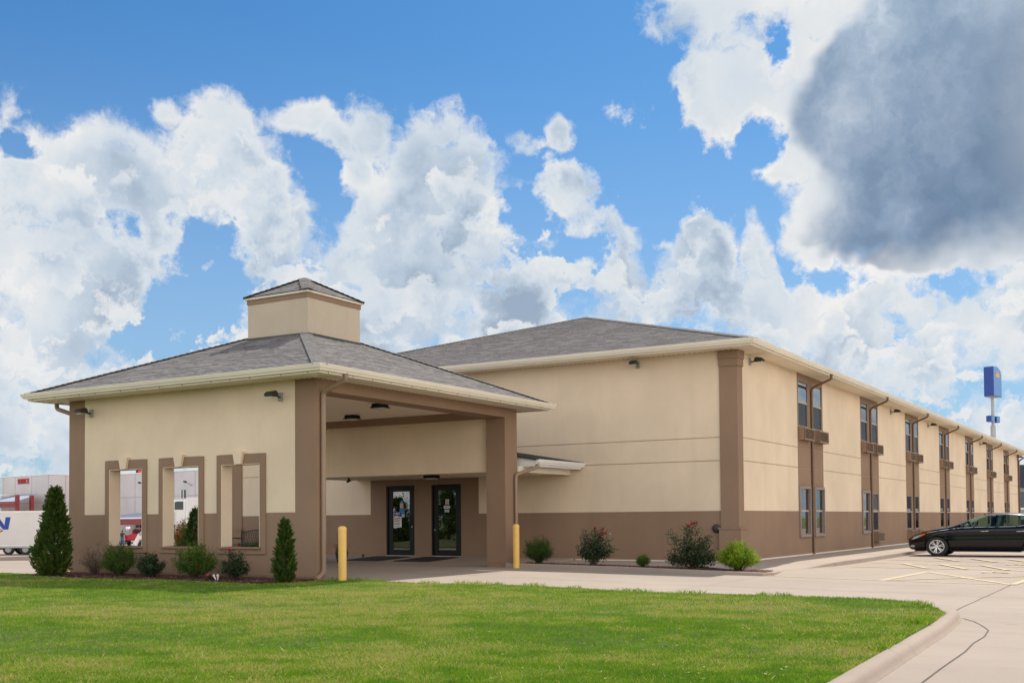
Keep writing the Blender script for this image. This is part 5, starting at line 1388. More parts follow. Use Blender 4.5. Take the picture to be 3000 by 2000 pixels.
def make_car(loc, rz):
    t = thing('parked_car', 'black four door sedan parked nose in at the kerb by the motel', 'car', loc, rz)
    # local frame: x runs from the nose (0) to the tail (4.82), y across, z up
    X = [0, .04, .16, .40, .75, 1.15, 1.45, 1.75, 2.1, 2.5, 2.9, 3.3, 3.65, 3.95, 4.25, 4.55, 4.74, 4.82]
    ZB = [.30, .24, .20, .19, .18, .18, .18, .18, .18, .18, .18, .18, .18, .19, .20, .24, .30, .40]
    HW = [.52, .66, .78, .86, .90, .915, .918, .92, .92, .92, .92, .918, .91, .905, .89, .86, .80, .70]    # half width at the shoulder
    ZS = [.52, .60, .68, .76, .83, .89, .92, .935, .945, .955, .965, .975, .985, .99, .99, .985, .97, .93]  # beltline
    ZTp = [.60, .67, .745, .835, .92, .985, 1.06, 1.22, 1.36, 1.445, 1.47, 1.455, 1.40, 1.30, 1.17, 1.085, 1.05, .98]  # centreline top
    RW = [.40, .52, .62, .70, .76, .80, .76, .68, .63, .61, .605, .60, .60, .62, .68, .74, .70, .60]        # half width of the top edge
    ring_n = None; V = []; F = []
    for i, x in enumerate(X):
        hw, zs, zt, rw, zb = HW[i], ZS[i], ZTp[i], RW[i], ZB[i]
        half = [(0, zb), (hw*.80, zb), (hw*.93, zb+.03), (hw*.975, zb+.16), (hw*.995, zb+.30), (hw*.985, zs-.16), (hw, zs-.07), (hw*.965, zs),
                (rw+(hw*.965-rw)*.62, zs+(zt-zs)*.34), (rw+(hw*.965-rw)*.26, zs+(zt-zs)*.70), (rw*.97, zs+(zt-zs)*.90), (rw*.72, zt-(zt-zs)*.025-.004), (rw*.36, zt-.001), (0, zt)]
        ring = half + [(-y, z) for y, z in reversed(half[1:-1])]
        ring_n = len(ring)
        V += [(x, y, z) for y, z in ring]
    for i in range(len(X)-1):
        for j in range(ring_n):
            F.append((i*ring_n+j, i*ring_n+(j+1) % ring_n, (i+1)*ring_n+(j+1) % ring_n, (i+1)*ring_n+j))
    F.append(tuple(range(ring_n))); F.append(tuple((len(X)-1)*ring_n+j for j in reversed(range(ring_n))))
    me = bpy.data.meshes.new('car_shell'); me.from_pydata(V, [], F)
    bm = bmesh.new(); bm.from_mesh(me); bmesh.ops.recalc_face_normals(bm, faces=bm.faces); bm.to_mesh(me); bm.free()
    tmp = bpy.data.objects.new('car_shell', me); COL.objects.link(tmp)
    sub = tmp.modifiers.new('s', 'SUBSURF'); sub.levels = 2; sub.render_levels = 2
    dg = bpy.context.evaluated_depsgraph_get(); dg.update()
    full = bpy.data.meshes.new_from_object(tmp.evaluated_get(dg))
    bmf = bmesh.new(); bmf.from_mesh(full); tree = BVHTree.FromBMesh(bmf)
    def ysurf(x, z, sg=-1):
        h = tree.ray_cast(Vector((x, sg*2.0, z)), Vector((0, -sg, 0)))
        return h[0] if h[0] else None
    def ztop(x, y):
        h = tree.ray_cast(Vector((x, y, 3)), Vector((0, 0, -1))); return h[0].z if h[0] else 1
    WHX = (.92, 3.715); WR = .335
    # side glass outlines (x, z)
    front_w = [(1.50, 1.005), (1.72, 1.13), (1.98, 1.27), (2.22, 1.355), (2.50, 1.395), (2.47, 1.01)]
    rear_w = [(2.57, 1.012), (2.60, 1.402), (2.90, 1.41), (3.22, 1.385), (3.50, 1.30), (3.72, 1.19), (3.60, 1.12), (3.30, 1.04), (3.24, 1.035)]
    cut = MB()
    for W in (front_w, rear_w):
        cut.prism(W, lambda p: (p[0], -1.3, p[1]), lambda p: (p[0], 1.3, p[1]))
    for wx in WHX:
        for sg in (-1, 1):
            cut.tube([(wx, sg*.62, WR), (wx, sg*1.2, WR)], .375, 36)
    cm = cut.mesh('cut'); bmc = bmesh.new(); bmc.from_mesh(cm); bmesh.ops.recalc_face_normals(bmc, faces=bmc.faces); bmc.to_mesh(cm); bmc.free()
    co_ = bpy.data.objects.new('cut', cm); COL.objects.link(co_)
    bl = tmp.modifiers.new('b', 'BOOLEAN'); bl.object = co_; bl.operation = 'DIFFERENCE'; bl.solver = 'EXACT'
    dg.update(); dg = bpy.context.evaluated_depsgraph_get()
    bodym = bpy.data.meshes.new_from_object(tmp.evaluated_get(dg)); bodym.name = 'car_body'
    bpy.data.objects.remove(tmp); bpy.data.objects.remove(co_)
    bodym.materials.clear()
    bodym.polygons.foreach_set('use_smooth', [True]*len(bodym.polygons)); bodym.set_sharp_from_angle(angle=RAD(42))
    o = link('body', bodym, CARP, t, True)
    for p in bodym.polygons: p.material_index = 0
    # glass panes draped 6 mm inside
    for W, nm in ((front_w, 'front'), (rear_w, 'rear')):
        for sg in (-1, 1):
            b2 = bmesh.new(); vs = [b2.verts.new((x, 0, z)) for x, z in W]; fc = b2.faces.new(vs)
            bmesh.ops.triangulate(b2, faces=[fc]); bmesh.ops.subdivide_edges(b2, edges=b2.edges[:], cuts=4, use_grid_fill=True)
            for v in b2.verts:
                h = ysurf(v.co.x, v.co.z, sg)
                v.co.y = (h.y if h else sg*.7)-sg*.010
            m2 = bpy.data.meshes.new('side_window'); b2.to_mesh(m2); b2.free(); m2.polygons.foreach_set('use_smooth', [True]*len(m2.polygons))
            link('side_window', m2, GLASS_CAR, t, True)
    # windscreen and rear screen over the shell
    for xa, xb, wa, wb, nm in ((1.40, 2.12, .66, .52, 'windscreen'), (3.48, 4.18, .50, .58, 'rear_screen')):
        mb = MB(); n = 8
        for i in range(n):
            for j in range(n):
                P = []
                for a, b in ((i, j), (i+1, j), (i+1, j+1), (i, j+1)):
                    x = xa+(xb-xa)*a/n; w = wa+(wb-wa)*a/n; y = -w+2*w*b/n
                    P.append((x, y, ztop(x, y)+.006))
                mb.face(P)
        mb.build(nm, DARKGL, t, local=True, smooth=60)
    # seams, chrome and trim on the near and far sides
    for sg in (-1, 1):
        sm_ = MB()
        def line(P, rr, off=.0):
            Q = []
            for (x0, z0), (x1, z1) in zip(P[:-1], P[1:]):
                for k in range(8):
                    x, z = x0+(x1-x0)*k/8, z0+(z1-z0)*k/8; h = ysurf(x, z, sg)
                    if h: Q.append((x, h.y+sg*off, z))
            h = ysurf(*P[-1], sg)
            if h: Q.append((P[-1][0], h.y+sg*off, P[-1][1]))
            return Q
        for P in ([(1.52, .97), (1.50, .7), (1.46, .42), (1.42, .26)], [(2.53, 1.0), (2.55, .7), (2.52, .26)], [(1.42, .26), (2.52, .25), (3.2, .26)], [(3.62, 1.0), (3.55, .85), (3.3, .6), (3.2, .26)]):
            q = line(P, .004, -.002)
            if len(q) > 2: sm_.tube(q, .0045, 5)
        sm_.build('door_seam', BLACK, t, local=True)
        ch = MB()
        ch.tube(line([(.62, .80), (.95, .865), (1.3, .925), (1.6, .965), (2.0, .985), (2.6, .995), (3.2, 1.01), (3.55, 1.07), (3.78, 1.17)], .01, .003), .009, 6)
        ch.build('chrome_strip', CHROME, t, local=True, smooth=60)
        for hx in (2.30, 3.30):
            hd = MB(); q = [ysurf(hx-.11+.22*k/4, .845+.012*k/4, sg) for k in range(5)]
            hd.tube([(p.x, p.y+sg*(.012 if k in (0, 4) else .03), p.z) for k, p in enumerate(q)], .013, 8); hd.build('door_handle', CHROME, t, local=True, smooth=60)
        mr = MB(); h = ysurf(1.62, 1.0, sg)
        mr.lathe([(0, -.11), (.05, -.10), (.075, -.05), (.08, .03), (.07, .06), (0, .065)], (0, 0, 0), 14)
        mv = [(1.66+y*.55, h.y+sg*(.11+z*1.0), 1.035+x*.75) for x, y, z in mr.v]
        mr.v = mv; mr.tube([(1.68, h.y-sg*.03, .98), (1.67, h.y+sg*.06, 1.01)], .025, 8)
        mr.build('wing_mirror', CARP, t, local=True, smooth=60)
        hl_ = MB(); n = 6
        Wp = [(.11, .55), (.22, .655), (.40, .735), (.60, .785), (.56, .735), (.42, .66), (.24, .585)]
        b2 = bmesh.new(); vs = [b2.verts.new((x, 0, z)) for x, z in Wp]; fc = b2.faces.new(vs); bmesh.ops.triangulate(b2, faces=[fc]); bmesh.ops.subdivide_edges(b2, edges=b2.edges[:], cuts=3, use_grid_fill=True)
        for v in b2.verts:
            q = ysurf(v.co.x, v.co.z, sg); v.co.y = (q.y if q else sg*.6)+sg*.006
        m2 = bpy.data.meshes.new('headlight'); b2.to_mesh(m2)
        ho = link('headlight', m2, [LAMP, ORANGE], t, True)
        for p in m2.polygons:
            if p.center.x > .43: p.material_index = 1
        b2.free()
        fg = MB(); q = ysurf(.17, .36, sg)
        if q:
            fg.lathe([(0, -.02), (.05, -.015), (.06, 0)], (0, 0, 0), 12, axis='y')
            fg.v = [(.20+x*1.5, q.y+sg*.012+y, .345+z*.7) for x, y, z in fg.v]; fg.build('fog_lamp', LAMP, t, local=True, smooth=60)
        tl = MB(); b2 = bmesh.new(); vs = [b2.verts.new((x, 0, z)) for x, z in [(4.45, .93), (4.72, .92), (4.74, .78), (4.5, .80)]]; fc = b2.faces.new(vs); bmesh.ops.triangulate(b2, faces=[fc]); bmesh.ops.subdivide_edges(b2, edges=b2.edges[:], cuts=2, use_grid_fill=True)
        for v in b2.verts:
            q = ysurf(v.co.x, v.co.z, sg); v.co.y = (q.y if q else sg*.8)+sg*.006
        m2 = bpy.data.meshes.new('tail_light'); b2.to_mesh(m2); b2.free(); link('tail_light', m2, REDL, t, True)
    # sill and bumper lip
    mb = MB(); mb.box(1.35, 3.28, -.88, .88, .165, .20); mb.box(.22, .50, -.70, .70, .165, .205); mb.build('lower_trim', RUBBER, t, local=True, bevel=.01)
    ant = MB(); ant.lathe([(0, .06), (.02, .03), (.05, 0)], (2.25, -.3, 1.40), 10); ant.build('roof_fin', CARP, t, local=True, smooth=60)
    # cabin
    st = MB()
    for y in (-.36, .36):
        st.obox((2.62, y, 1.02), (.07, 0, .26), (0, .23, 0), (.05, 0, -.015)); st.obox((2.68, y, 1.30), (.04, 0, .07), (0, .12, 0), (.05, 0, -.02))
    st.obox((3.42, 0, 1.02), (.07, 0, .18), (0, .55, 0), (.05, 0, 0))
    st.build('seat', INTER, t, local=True, bevel=.03)
    sw_ = MB(); c = Vector((1.98, -.36, 1.0)); ring = []
    for k in range(21):
        a = 2*math.pi*k/20; ring.append((c.x+.07*math.sin(a), c.y+.18*math.cos(a), c.z+.17*math.sin(a)))
    sw_.tube(ring, .014, 6); sw_.build('steering_wheel', RUBBER, t, local=True, smooth=60)
    # wheels
    for wx in WHX:
        for sg in (-1, 1):
            w = MB(); yo = sg*.80
            prof = [(.215, -.09), (.235, -.105), (.31, -.105), (.328, -.085), (.333, -.05), (.333, .05), (.328, .085), (.31, .105), (.235, .105), (.215, .09)]
            w.lathe(prof, (wx, yo, WR), 40, axis='y', cap=False)
            wo = w.build('wheel', TYRE, t, local=True, smooth=35)
            rm = MB(); yf = yo+sg*.085
            rm.lathe([(.205, sg*.02), (.225, sg*.02), (.230, sg*.005), (.222, -sg*.02), (.205, -sg*.12)], (wx, yf, WR), 40, axis='y', cap=False)
            rm.lathe([(0, sg*.012), (.045, sg*.010), (.06, -sg*.01), (.06, -sg*.04)], (wx, yf, WR), 20, axis='y', cap=False)
            for k in range(6):
                for da in (-.13, .13):
                    a0 = 2*math.pi*(k+.25)/6+da*.9; a1 = 2*math.pi*(k+.25)/6+da*1.25
                    p0 = Vector((wx+.045*math.cos(a0), yf-sg*.005, WR+.045*math.sin(a0))); p1 = Vector((wx+.21*math.cos(a1), yf+sg*.008, WR+.21*math.sin(a1)))
                    rm.beam(p0, p1, .03, .034, up=(0, 1, 0))
            rm.build('rim', ALLOY, wo, local=False if False else True, smooth=40)
            dk = MB(); dk.lathe([(0, 0), (.215, 0)], (wx, yf-sg*.055, WR), 30, axis='y', cap=False); dk.build('brake_disc', basic('brake_grey', (.05, .05, .05), .5, .5), wo, local=True)
    bmf.free()
    return t
make_car((3.26-.94, 9.18+.84, g(4, 9)), 0).scale = (1.02, .93, .93)

# ------------------------------------------------------------------ tall hotel sign beyond the building
SGN = thing('pole_sign', 'tall blue hotel sign box on a grey pole beyond the motel roof', 'sign', (-7.19, 102.6, -.4), RAD(-14))
def pole_sign():
    mb = MB(); mb.tube([(0, 0, -.5), (0, 0, 11.35)], .27, 14); mb.tube([(0, 0, 11.35), (0, 0, 14.6)], .17, 14); mb.build('pole', STEEL, SGN, local=True, smooth=50)
    # cabinet: long in local y, curved top on the far end
    z0, z1 = 14.55, 17.8
    prof = [(-.95, z0), (1.25, z0), (1.25, z1-.75), (1.05, z1-.42), (.6, z1-.15), (.1, z1), (-.95, z1)]
    cb = MB(); cb.prism(prof, lambda p: (-.52, p[0], p[1]), lambda p: (.52, p[0], p[1])); cb.build('cabinet', BLUEP, SGN, local=True, bevel=.02)
    fcm = basic('sign_face_blue', (.10, .25, .58), .12, var=.06, vscale=.6)
    for sg in (-1, 1):
        fm = MB(); fm.prism([(a*.965+.005, z0+.06+(b-z0)*.965) for a, b in prof], lambda p: (sg*.525, p[0], p[1]), lambda p: (sg*.535, p[0], p[1])); fo = fm.build('sign_face', fcm, SGN, local=True)
        su = MB(); c = (.15, z1-1.15)
        arc = [(c[0]+.5*math.cos(a), c[1]+.5*math.sin(a)) for a in np.linspace(0, math.pi, 12)]
        su.prism(arc, lambda p: (sg*.536, p[0], p[1]), lambda p: (sg*.55, p[0], p[1]))
        for k in range(7):
            a = math.pi*(k+.5)/7; p0 = (c[0]+.55*math.cos(a), c[1]+.55*math.sin(a)); p1 = (c[0]+.75*math.cos(a), c[1]+.75*math.sin(a))
            su.beam((sg*.543, *p0), (sg*.543, *p1), .09, .02, up=(1, 0, 0))
        su.build('sun_emblem', basic('sign_yellow', (.8, .42, .05), .4, var=.02), fo, local=True)
    bt = MB(); bt.box(-.5, .5, -.93, 1.23, z0-.03, z0-.004); bt.build('underside', STEEL, SGN, local=True)
    for y0, y1 in ((-1.15, -.42), (.30, 1.25)):
        b = MB(); b.box(-.28, .28, y0, y1, 11.75, 12.42); bo = b.build('small_panel', BLUEP, SGN, local=True, bevel=.02)
        pf = MB(); pf.box(.285, .295, y0+.05, y1-.05, 11.82, 12.35); pf.box(-.295, -.285, y0+.05, y1-.05, 11.82, 12.35); pf.build('panel_face', fcm, bo, local=True)
    br = MB(); br.beam((0, -.6, 12.2), (0, .6, 12.2), .1, .1); br.build('bracket', STEEL, SGN, local=True)
pole_sign()

# roadside building past the far end
rb = thing('roadside_building', 'grey commercial building with a dark blue wall panel past the motel end', 'building', (3, 88, -.3), RAD(-10))
mb = MB(); mb.box(-7, 14, 0, 12, -1, 4.1); mb.build('wall', basic('grey_siding', (.34, .34, .36), .7, var=.08), rb, local=True)
mb = MB(); mb.box(-6.4, 1.5, -.4, 1.0, 4.12, 6.3); mb.build('blue_panel', basic('navy_panel', (.015, .022, .06), .35, var=.4, vscale=3), rb, local=True)
mb = MB(); mb.box(-6.8, 13, -.06, -.003, 2.2, 3.7); mb.build('band', basic('slate_band', (.09, .11, .15), .6), rb, local=True)
mb = MB(); mb.box(-6.5, 10, -.05, -.003, .1, 1.0); mb.build('window', DARKGL, rb, local=True)
mb = MB(); mb.box(-7.1, 14.1, -.12, -.064, 1.95, 2.15); mb.build('trim', WHITE, rb, local=True)

# ------------------------------------------------------------------ service building across the lot
SVC = thing('service_building', 'white panel service building with red lettering and red trimmed canopies across the lot', 'building', (-122.15, 68.0, -1.62), RAD(-7))
def service():
    H = 9.35
    mb = MB()
    mb.box(-13.6, 0, 0, 26, -1, H); mb.box(.0, 42, 6.6, 30, -1, H-.02)
    mb.build('wall', BACKW, SVC, local=True)
    cp = MB(); cp.box(-13.7, .1, -.1, 26, H, H+.12); cp.box(.1, 42.1, 6.5, 30, H-.02, H+.10); cp.build('parapet_cap', WHITE, SVC, local=True)
    jt = MB(); J = basic('panel_joint', (.40, .36, .36), .9)
    for x in (-13.0, -9.6, -5.0, -.55): jt.box(x, x+.1, -.012, -.002, -.5, H)
    for x in (.9, 5.4, 10.0, 14.5, 19.0, 23.5, 28): jt.box(x, x+.1, 6.588, 6.598, -.5, H-.02)
    for z in (3.4, 6.1): jt.box(.0, 42, 6.586, 6.597, z, z+.08); jt.box(-13.6, 0, -.011, -.001, z-.6, z-.52)
    for y in (2.2, 4.6): jt.box(.002, .012, y, y+.1, -.5, H)
    jt.build('panel_joint', J, SVC, local=True)
    cu = bpy.data.curves.new('lettering', 'FONT'); cu.body = 'SERVICE'; cu.size = .98; cu.extrude = .06; cu.align_x = 'CENTER'; cu.offset = .012; cu.space_character = 1.02
    to = bpy.data.objects.new('lettering', cu); COL.objects.link(to); to.location = (-7.15, -.07, 8.32); to.rotation_euler = (RAD(90), 0, 0); to.scale = (.86, 1, 1)
    dg = bpy.context.evaluated_depsgraph_get(); dg.update(); tm = bpy.data.meshes.new_from_object(to.evaluated_get(dg)); mw = to.matrix_basis.copy(); bpy.data.objects.remove(to); tm.transform(mw); tm.materials.clear(); link('lettering', tm, basic('sign_red', (.42, .02, .03), .5, var=.05), SVC, True)
    # canopy with a barrel metal roof before the left bay
    MET = basic('ribbed_metal_roof', (.66, .68, .68), .4, .3, var=.06)
    BLUEM = basic('blue_grey_roof', (.42, .47, .55), .5, .2, var=.05)
    cr = MB(); n = 14; x1 = -4.4; ribs = 60
    A = [(-9.2+ -.0, 0)]
    for k in range(n):
        a0, a1 = math.pi/2*k/n, math.pi/2*(k+1)/n
        for j in range(ribs):
            xa, xb = -26+21.4*j/ribs, -26+21.4*(j+1)/ribs
            za = .0
            def q(x, a): return (x+3.4*(1-math.cos(a))*0+3.2*math.sin(a)*0, -6.2+4.6*(1-math.cos(a)), 5.62+1.15*math.sin(a))
            cr.face([q(xa, a0), q(xb-.06, a0), q(xb-.06, a1), q(xa, a1)])
            p0, p1, p2, p3 = q(xb-.06, a0), q(xb, a0), q(xb, a1), q(xb-.06, a1)
            cr.face([(p0[0], p0[1], p0[2]+.05), (p1[0], p1[1], p1[2]+.05), (p2[0], p2[1], p2[2]+.05), (p3[0], p3[1], p3[2]+.05)])
    cr.build('canopy_roof', MET, SVC, local=True)
    fl = MB(); fl.face([(-4.6, -6.2, 5.62), (2.6, -6.2, 5.62), (-.6, -1.0, 6.78), (-7, -1.0, 6.78)]); fl.build('canopy_slope', BLUEM, SVC, local=True)
    fs = MB(); fs.box(-26, 2.9, -6.5, -6.2, 5.22, 5.60); fs.box(-26, 2.8, -6.35, -5.9, 4.82, 5.22); fs.build('canopy_fascia', REDPAINT, SVC, local=True)
    for x, y in ((2.6, -6.0), (1.6, -3.5), (-8, -6.0), (-24, -6.0)):
        ps = MB(); ps.box(x-.22, x+.22, y-.22, y+.22, -.2, 6.45 if x > 0 else 4.9); ps.build('canopy_post', REDPAINT, SVC, local=True)
    wn = MB(); wf = MB()
    for x in (-12.5, -10.6, -7.4, -6.0, -4.6, -3.0):
        wn.box(x-.6, x+.6, -.03, -.003, .3, 4.5); wf.box(x-.68, x-.6, -.06, -.004, .2, 4.6); wf.box(x+.6, x+.68, -.06, -.004, .2, 4.6)
    wo = wn.build('window', DARKGL, SVC, local=True); wf.build('window_frame', STEEL, wo, local=True)
    # tall glazing on the short return wall and beside it
    for (a, b, yy) in ((1.9, 5.2, 6.56),):
        w2 = MB(); w2.box(a, b, yy, yy+.03, .6, 5.25); wo = w2.build('window', DARKGL, SVC, local=True)
        f2 = MB()
        for x in np.linspace(a, b, 3): f2.box(x-.06, x+.06, yy-.05, yy-.003, .6, 5.3)
        for z in (1.45, 2.5, 3.75, 5.2): f2.box(a, b, yy-.055, yy-.003, z-.05, z+.05)
        f2.build('mullion', WHITE, wo, local=True)
    # right hand canopy over the showroom door
    c2 = MB(); c2.box(9.2, 30, .6, .9, 2.42, 3.18); c2.build('canopy_fascia', REDPAINT, SVC, local=True)
    c3 = MB(); c3.face([(9.2, .6, 3.19), (30, .6, 3.19), (30, 6.55, 4.0), (10.2, 6.55, 4.0)]); c3.build('canopy_slope', BLUEM, SVC, local=True)
    c4 = MB(); c4.box(8.8, 9.3, .3, .9, -.2, 3.75); c4.build('canopy_post', REDPAINT, SVC, local=True)
    d = MB(); d.box(10.3, 12.2, 6.54, 6.57, .1, 2.5); d.box(13.2, 14.2, 6.54, 6.57, .1, 2.5); d.box(14.6, 15.9, 6.54, 6.57, .1, 2.3); d.box(16.2, 17.4, 6.54, 6.57, .1, 2.3); do = d.build('door', DARKGL, SVC, local=True)
    df = MB()
    for x in (11.2, 14.4, 16.05, 17.5): df.box(x-.05, x+.05, 6.49, 6.535, .0, 2.5)
    df.box(10.3, 17.5, 6.48, 6.53, 1.9, 1.98); df.build('door_frame', WHITE, do, local=True)
    w3 = MB(); w3.box(20.65, 21.6, 6.55, 6.58, 5.8, 6.9); wo = w3.build('window', DARKGL, SVC, local=True)
    f3 = MB(); f3.box(20.55, 21.7, 6.50, 6.55, 5.72, 5.8); f3.box(21.07, 21.2, 6.50, 6.545, 5.8, 6.9); f3.box(20.55, 20.67, 6.50, 6.545, 5.8, 6.95); f3.build('window_frame', WHITE, wo, local=True)
    for x, z in ((12.8, 8.05), (23.0, 7.9)):
        l = MB(); l.beam((x, 6.55, z-.5), (x-.4, 5.9, z-.05), .06, .06); l.obox((x-.48, 5.8, z), (.17, 0, -.05), (0, .14, 0), (.03, 0, .10)); l.build('wall_lamp', BRONZE, SVC, local=True)
service()
rs = thing('roof_sign', 'red and black sign just above the white service building roofline', 'sign', (-127.8, 87.9, -1.6), RAD(-10))
mb = MB(); mb.tube([(0, 0, 0), (0, 0, 10.6)], .2, 10); mb.build('pole', STEEL, rs, local=True, smooth=50)
mb = MB(); mb.box(-.1, 2.1, -.25, .25, 10.26, 11.9); mb.build('panel', basic('bright_red_panel', (.62, .02, .04), .4, var=.03), rs, local=True)
mb = MB(); mb.box(-.7, -.11, -.26, .24, 10.26, 11.9); mb.build('end_panel', BLACK, rs, local=True)

def trailer_wheels(t, xs, ys, R_, w=.28):
    for x in xs:
        for y in ys:
            m = MB(); m.lathe([(R_*.58, -w/2), (R_*.95, -w/2), (R_, -w/2+.05), (R_, w/2-.05), (R_*.95, w/2), (R_*.58, w/2)], (x, y, R_), 28, axis='y', cap=False); wo = m.build('wheel', TYRE, t, local=True, smooth=35)
            d = MB(); d.lathe([(0, -w*.30), (R_*.2, -w*.32), (R_*.25, -w*.2), (R_*.5, -w*.18), (R_*.6, -w*.38)], (x, y, R_), 24, axis='y', cap=False)
            for k in range(8):
                a = k*math.pi/4; d.tube([(x+R_*.36*math.cos(a), y-w*.18, R_+R_*.36*math.sin(a)), (x+R_*.36*math.cos(a), y-w*.26, R_+R_*.36*math.sin(a))], R_*.05, 6)
            d.build('rim', STEEL, wo, local=True, smooth=40)

# box trailer at the left edge: local x to the right end (rear), front of it faces -y
tr = thing('box_trailer', 'long white box trailer with big blue letter and tandem wheels at left edge', 'trailer', (-72.95, 33.52, -1.62), RAD(31.2))
def box_trailer():
    b = MB(); b.box(-15, 0, 0, 2.6, .86, 3.70); b.build('box', basic('trailer_white', (.66, .63, .60), .45, var=.04, vscale=.8), tr, local=True, bevel=.03)
    tp = MB(); tp.box(-15.05, .05, -.03, 2.63, 3.68, 3.80); tp.box(-15.05, .05, -.03, 2.63, .76, .86); tp.box(-.07, .04, -.035, .1, .86, 3.68); tp.build('rail', WHITE, tr, local=True)
    un = MB(); un.box(-14, -.3, .3, 2.3, .45, .75); un.build('chassis', BLACK, tr, local=True)
    trailer_wheels(tr, (-4.62, -3.15), (.16, 2.4), .5)
    BL = basic('letter_blue', (.01, .05, .32), .45, var=.02); OR = basic('letter_orange', (.75, .16, .03), .5, var=.02)
    lt = MB(); y0, y1 = -.012, -.002
    pr_ = lambda P: lt.prism(P, lambda p: (p[0], y0, p[1]), lambda p: (p[0], y1, p[1]))
    # italic N: left stem, diagonal, right stem
    pr_([(-6.35, 2.2), (-5.98, 2.2), (-5.70, 3.27), (-6.07, 3.27)]); y0 -= .004; pr_([(-6.0, 3.27), (-5.45, 3.27), (-4.70, 2.20), (-5.05, 2.20)]); y0 -= .004; pr_([(-4.99, 2.20), (-4.62, 2.20), (-4.42, 3.27), (-4.85, 3.27)])
    lt.build('blue_letter', BL, tr, local=True)
    og = MB(); og.prism([(-6.9, 1.60), (-5.9, 1.60), (-5.0, 2.10), (-6.2, 2.10)], lambda p: (p[0], -.014, p[1]), lambda p: (p[0], -.002, p[1])); og.build('orange_arrow', OR, tr, local=True)
    ol = MB()
    for a, b_ in (((-6.1, 2.70), (-5.12, 2.13)), ((-5.12, 2.13), (-6.1, 1.5))): ol.beam((a[0], -.014, a[1]), (b_[0], -.014, b_[1]), .03, .05, up=(0, 1, 0))
    ol.build('outline', BLACK, tr, local=True)
    sl_ = MB(); sl_.box(-1.5, -.4, -.012, -.002, 1.25, 1.33); sl_.box(-1.45, -.6, -.012, -.002, 1.12, 1.17); sl_.build('small_print', basic('grey_print', (.45, .43, .42), .6), tr, local=True)
    mg = MB(); mg.box(-5.6, -2.3, -.04, .1, .60, .76); mg.build('mudguard', STEEL, tr, local=True)
box_trailer()

# white semi truck seen through the openings: x to the right (rear), nose at x = 0
tk = thing('semi_truck', 'white semi truck with red hood stripes and tall black exhaust stack facing left', 'truck', (-59.55, 29.95, -1.35), RAD(31.2))
def semi():
    WT = basic('truck_white', (.78, .77, .76), .3, var=.03); RS_ = basic('stripe_red', (.5, .03, .04), .4, var=.02)
    hood = MB()
    P = [(0, .55), (-.02, .85), (.10, 1.05), (.42, 1.62), (.80, 1.86), (1.75, 2.08), (1.75, .95), (1.35, .95), (1.25, 1.10), (.85, 1.20), (.5, 1.05), (.38, .75), (.36, .5)]
    hood.prism(P, lambda p: (p[0], .12+.12*max(0, (.5-p[0])), p[1]), lambda p: (p[0], 2.3-.12*max(0, (.5-p[0])), p[1])); hood.build('hood', WT, tk, local=True, bevel=.07, smooth=50, seg=3)
    st = MB()
    for k in range(3): st.beam((.50, .115, 1.46+.09*k), (1.74, .108, 1.70+.10*k), .012, .04)
    st.build('hood_stripe', RS_, tk, local=True)
    cab = MB(); cab.prism([(1.76, .7), (1.76, 2.1), (2.15, 2.95), (2.35, 4.0), (2.6, 4.2), (4.15, 4.2), (4.15, .7)], lambda p: (p[0], .05, p[1]), lambda p: (p[0], 2.45, p[1])); cab.build('cab', WT, tk, local=True, bevel=.08, smooth=50, seg=3)
    GGG = basic('grey_green_glass', (.05, .065, .06), .1)
    wd = MB(); wd.prism([(3.28, 3.42), (3.28, 3.98), (3.42, 4.06), (3.95, 4.06), (3.95, 3.42)], lambda p: (p[0], .03, p[1]), lambda p: (p[0], .06, p[1])); wd.build('side_window', GGG, tk, local=True); wd = MB(); wd.prism([(2.0, 2.15), (2.3, 2.85), (2.95, 2.85), (2.95, 2.15)], lambda p: (p[0], .03, p[1]), lambda p: (p[0], .06, p[1])); wd.build('side_window', GGG, tk, local=True)
    ex = MB(); ex.tube([(2.90, -.08, .9), (2.86, -.08, 4.05)], .11, 12); ex.tube([(2.86, -.08, 4.05), (2.82, -.08, 4.5)], .07, 10); ex.build('exhaust_stack', BLACK, tk, local=True, smooth=50)
    for x in (3.15, 3.3): g_ = MB(); g_.tube([(x, -.05, 1.0), (x, -.05, 3.3)], .03, 8); g_.build('grab_rail', CHROME, tk, local=True)
    s2 = MB()
    for k in range(2): s2.box(2.62, 2.80, .03, .049, 3.28+.12*k, 3.34+.12*k)
    s2.build('cab_stripe', RS_, tk, local=True)
    mi = MB(); mi.tube([(.55, .0, 1.62), (.28, -.15, 1.95)], .035, 8); mi.build('mirror_arm', BLACK, tk, local=True)
    m2 = MB(); m2.lathe([(0, -.07), (.12, -.06), (.19, 0), (.12, .05), (0, .06)], (-.25, -.2, 2.0), 16, axis='y'); m2.build('hood_mirror', CHROME, tk, local=True, smooth=60)
    trailer_wheels(tk, (.88, 3.6), (.25, 2.2), .52, .3)
    bp = MB(); bp.box(-.12, .3, .15, 2.3, .4, .78); bp.build('bumper', CHROME, tk, local=True, bevel=.05)
    fr_ = MB(); fr_.box(.4, 6, .8, 1.7, .6, .9); fr_.build('chassis', BLACK, tk, local=True)
semi()
t2 = thing('semi_trailer', 'white semi trailer with boxed red letter behind the semi truck cab', 'trailer', (-55.98, 32.12, -1.35), RAD(31.2))
mb = MB(); mb.box(.03, 12.5, 0, 2.5, 1.1, 4.27); mb.build('box', basic('semi_white', (.74, .72, .70), .45, var=.03), t2, local=True, bevel=.03)
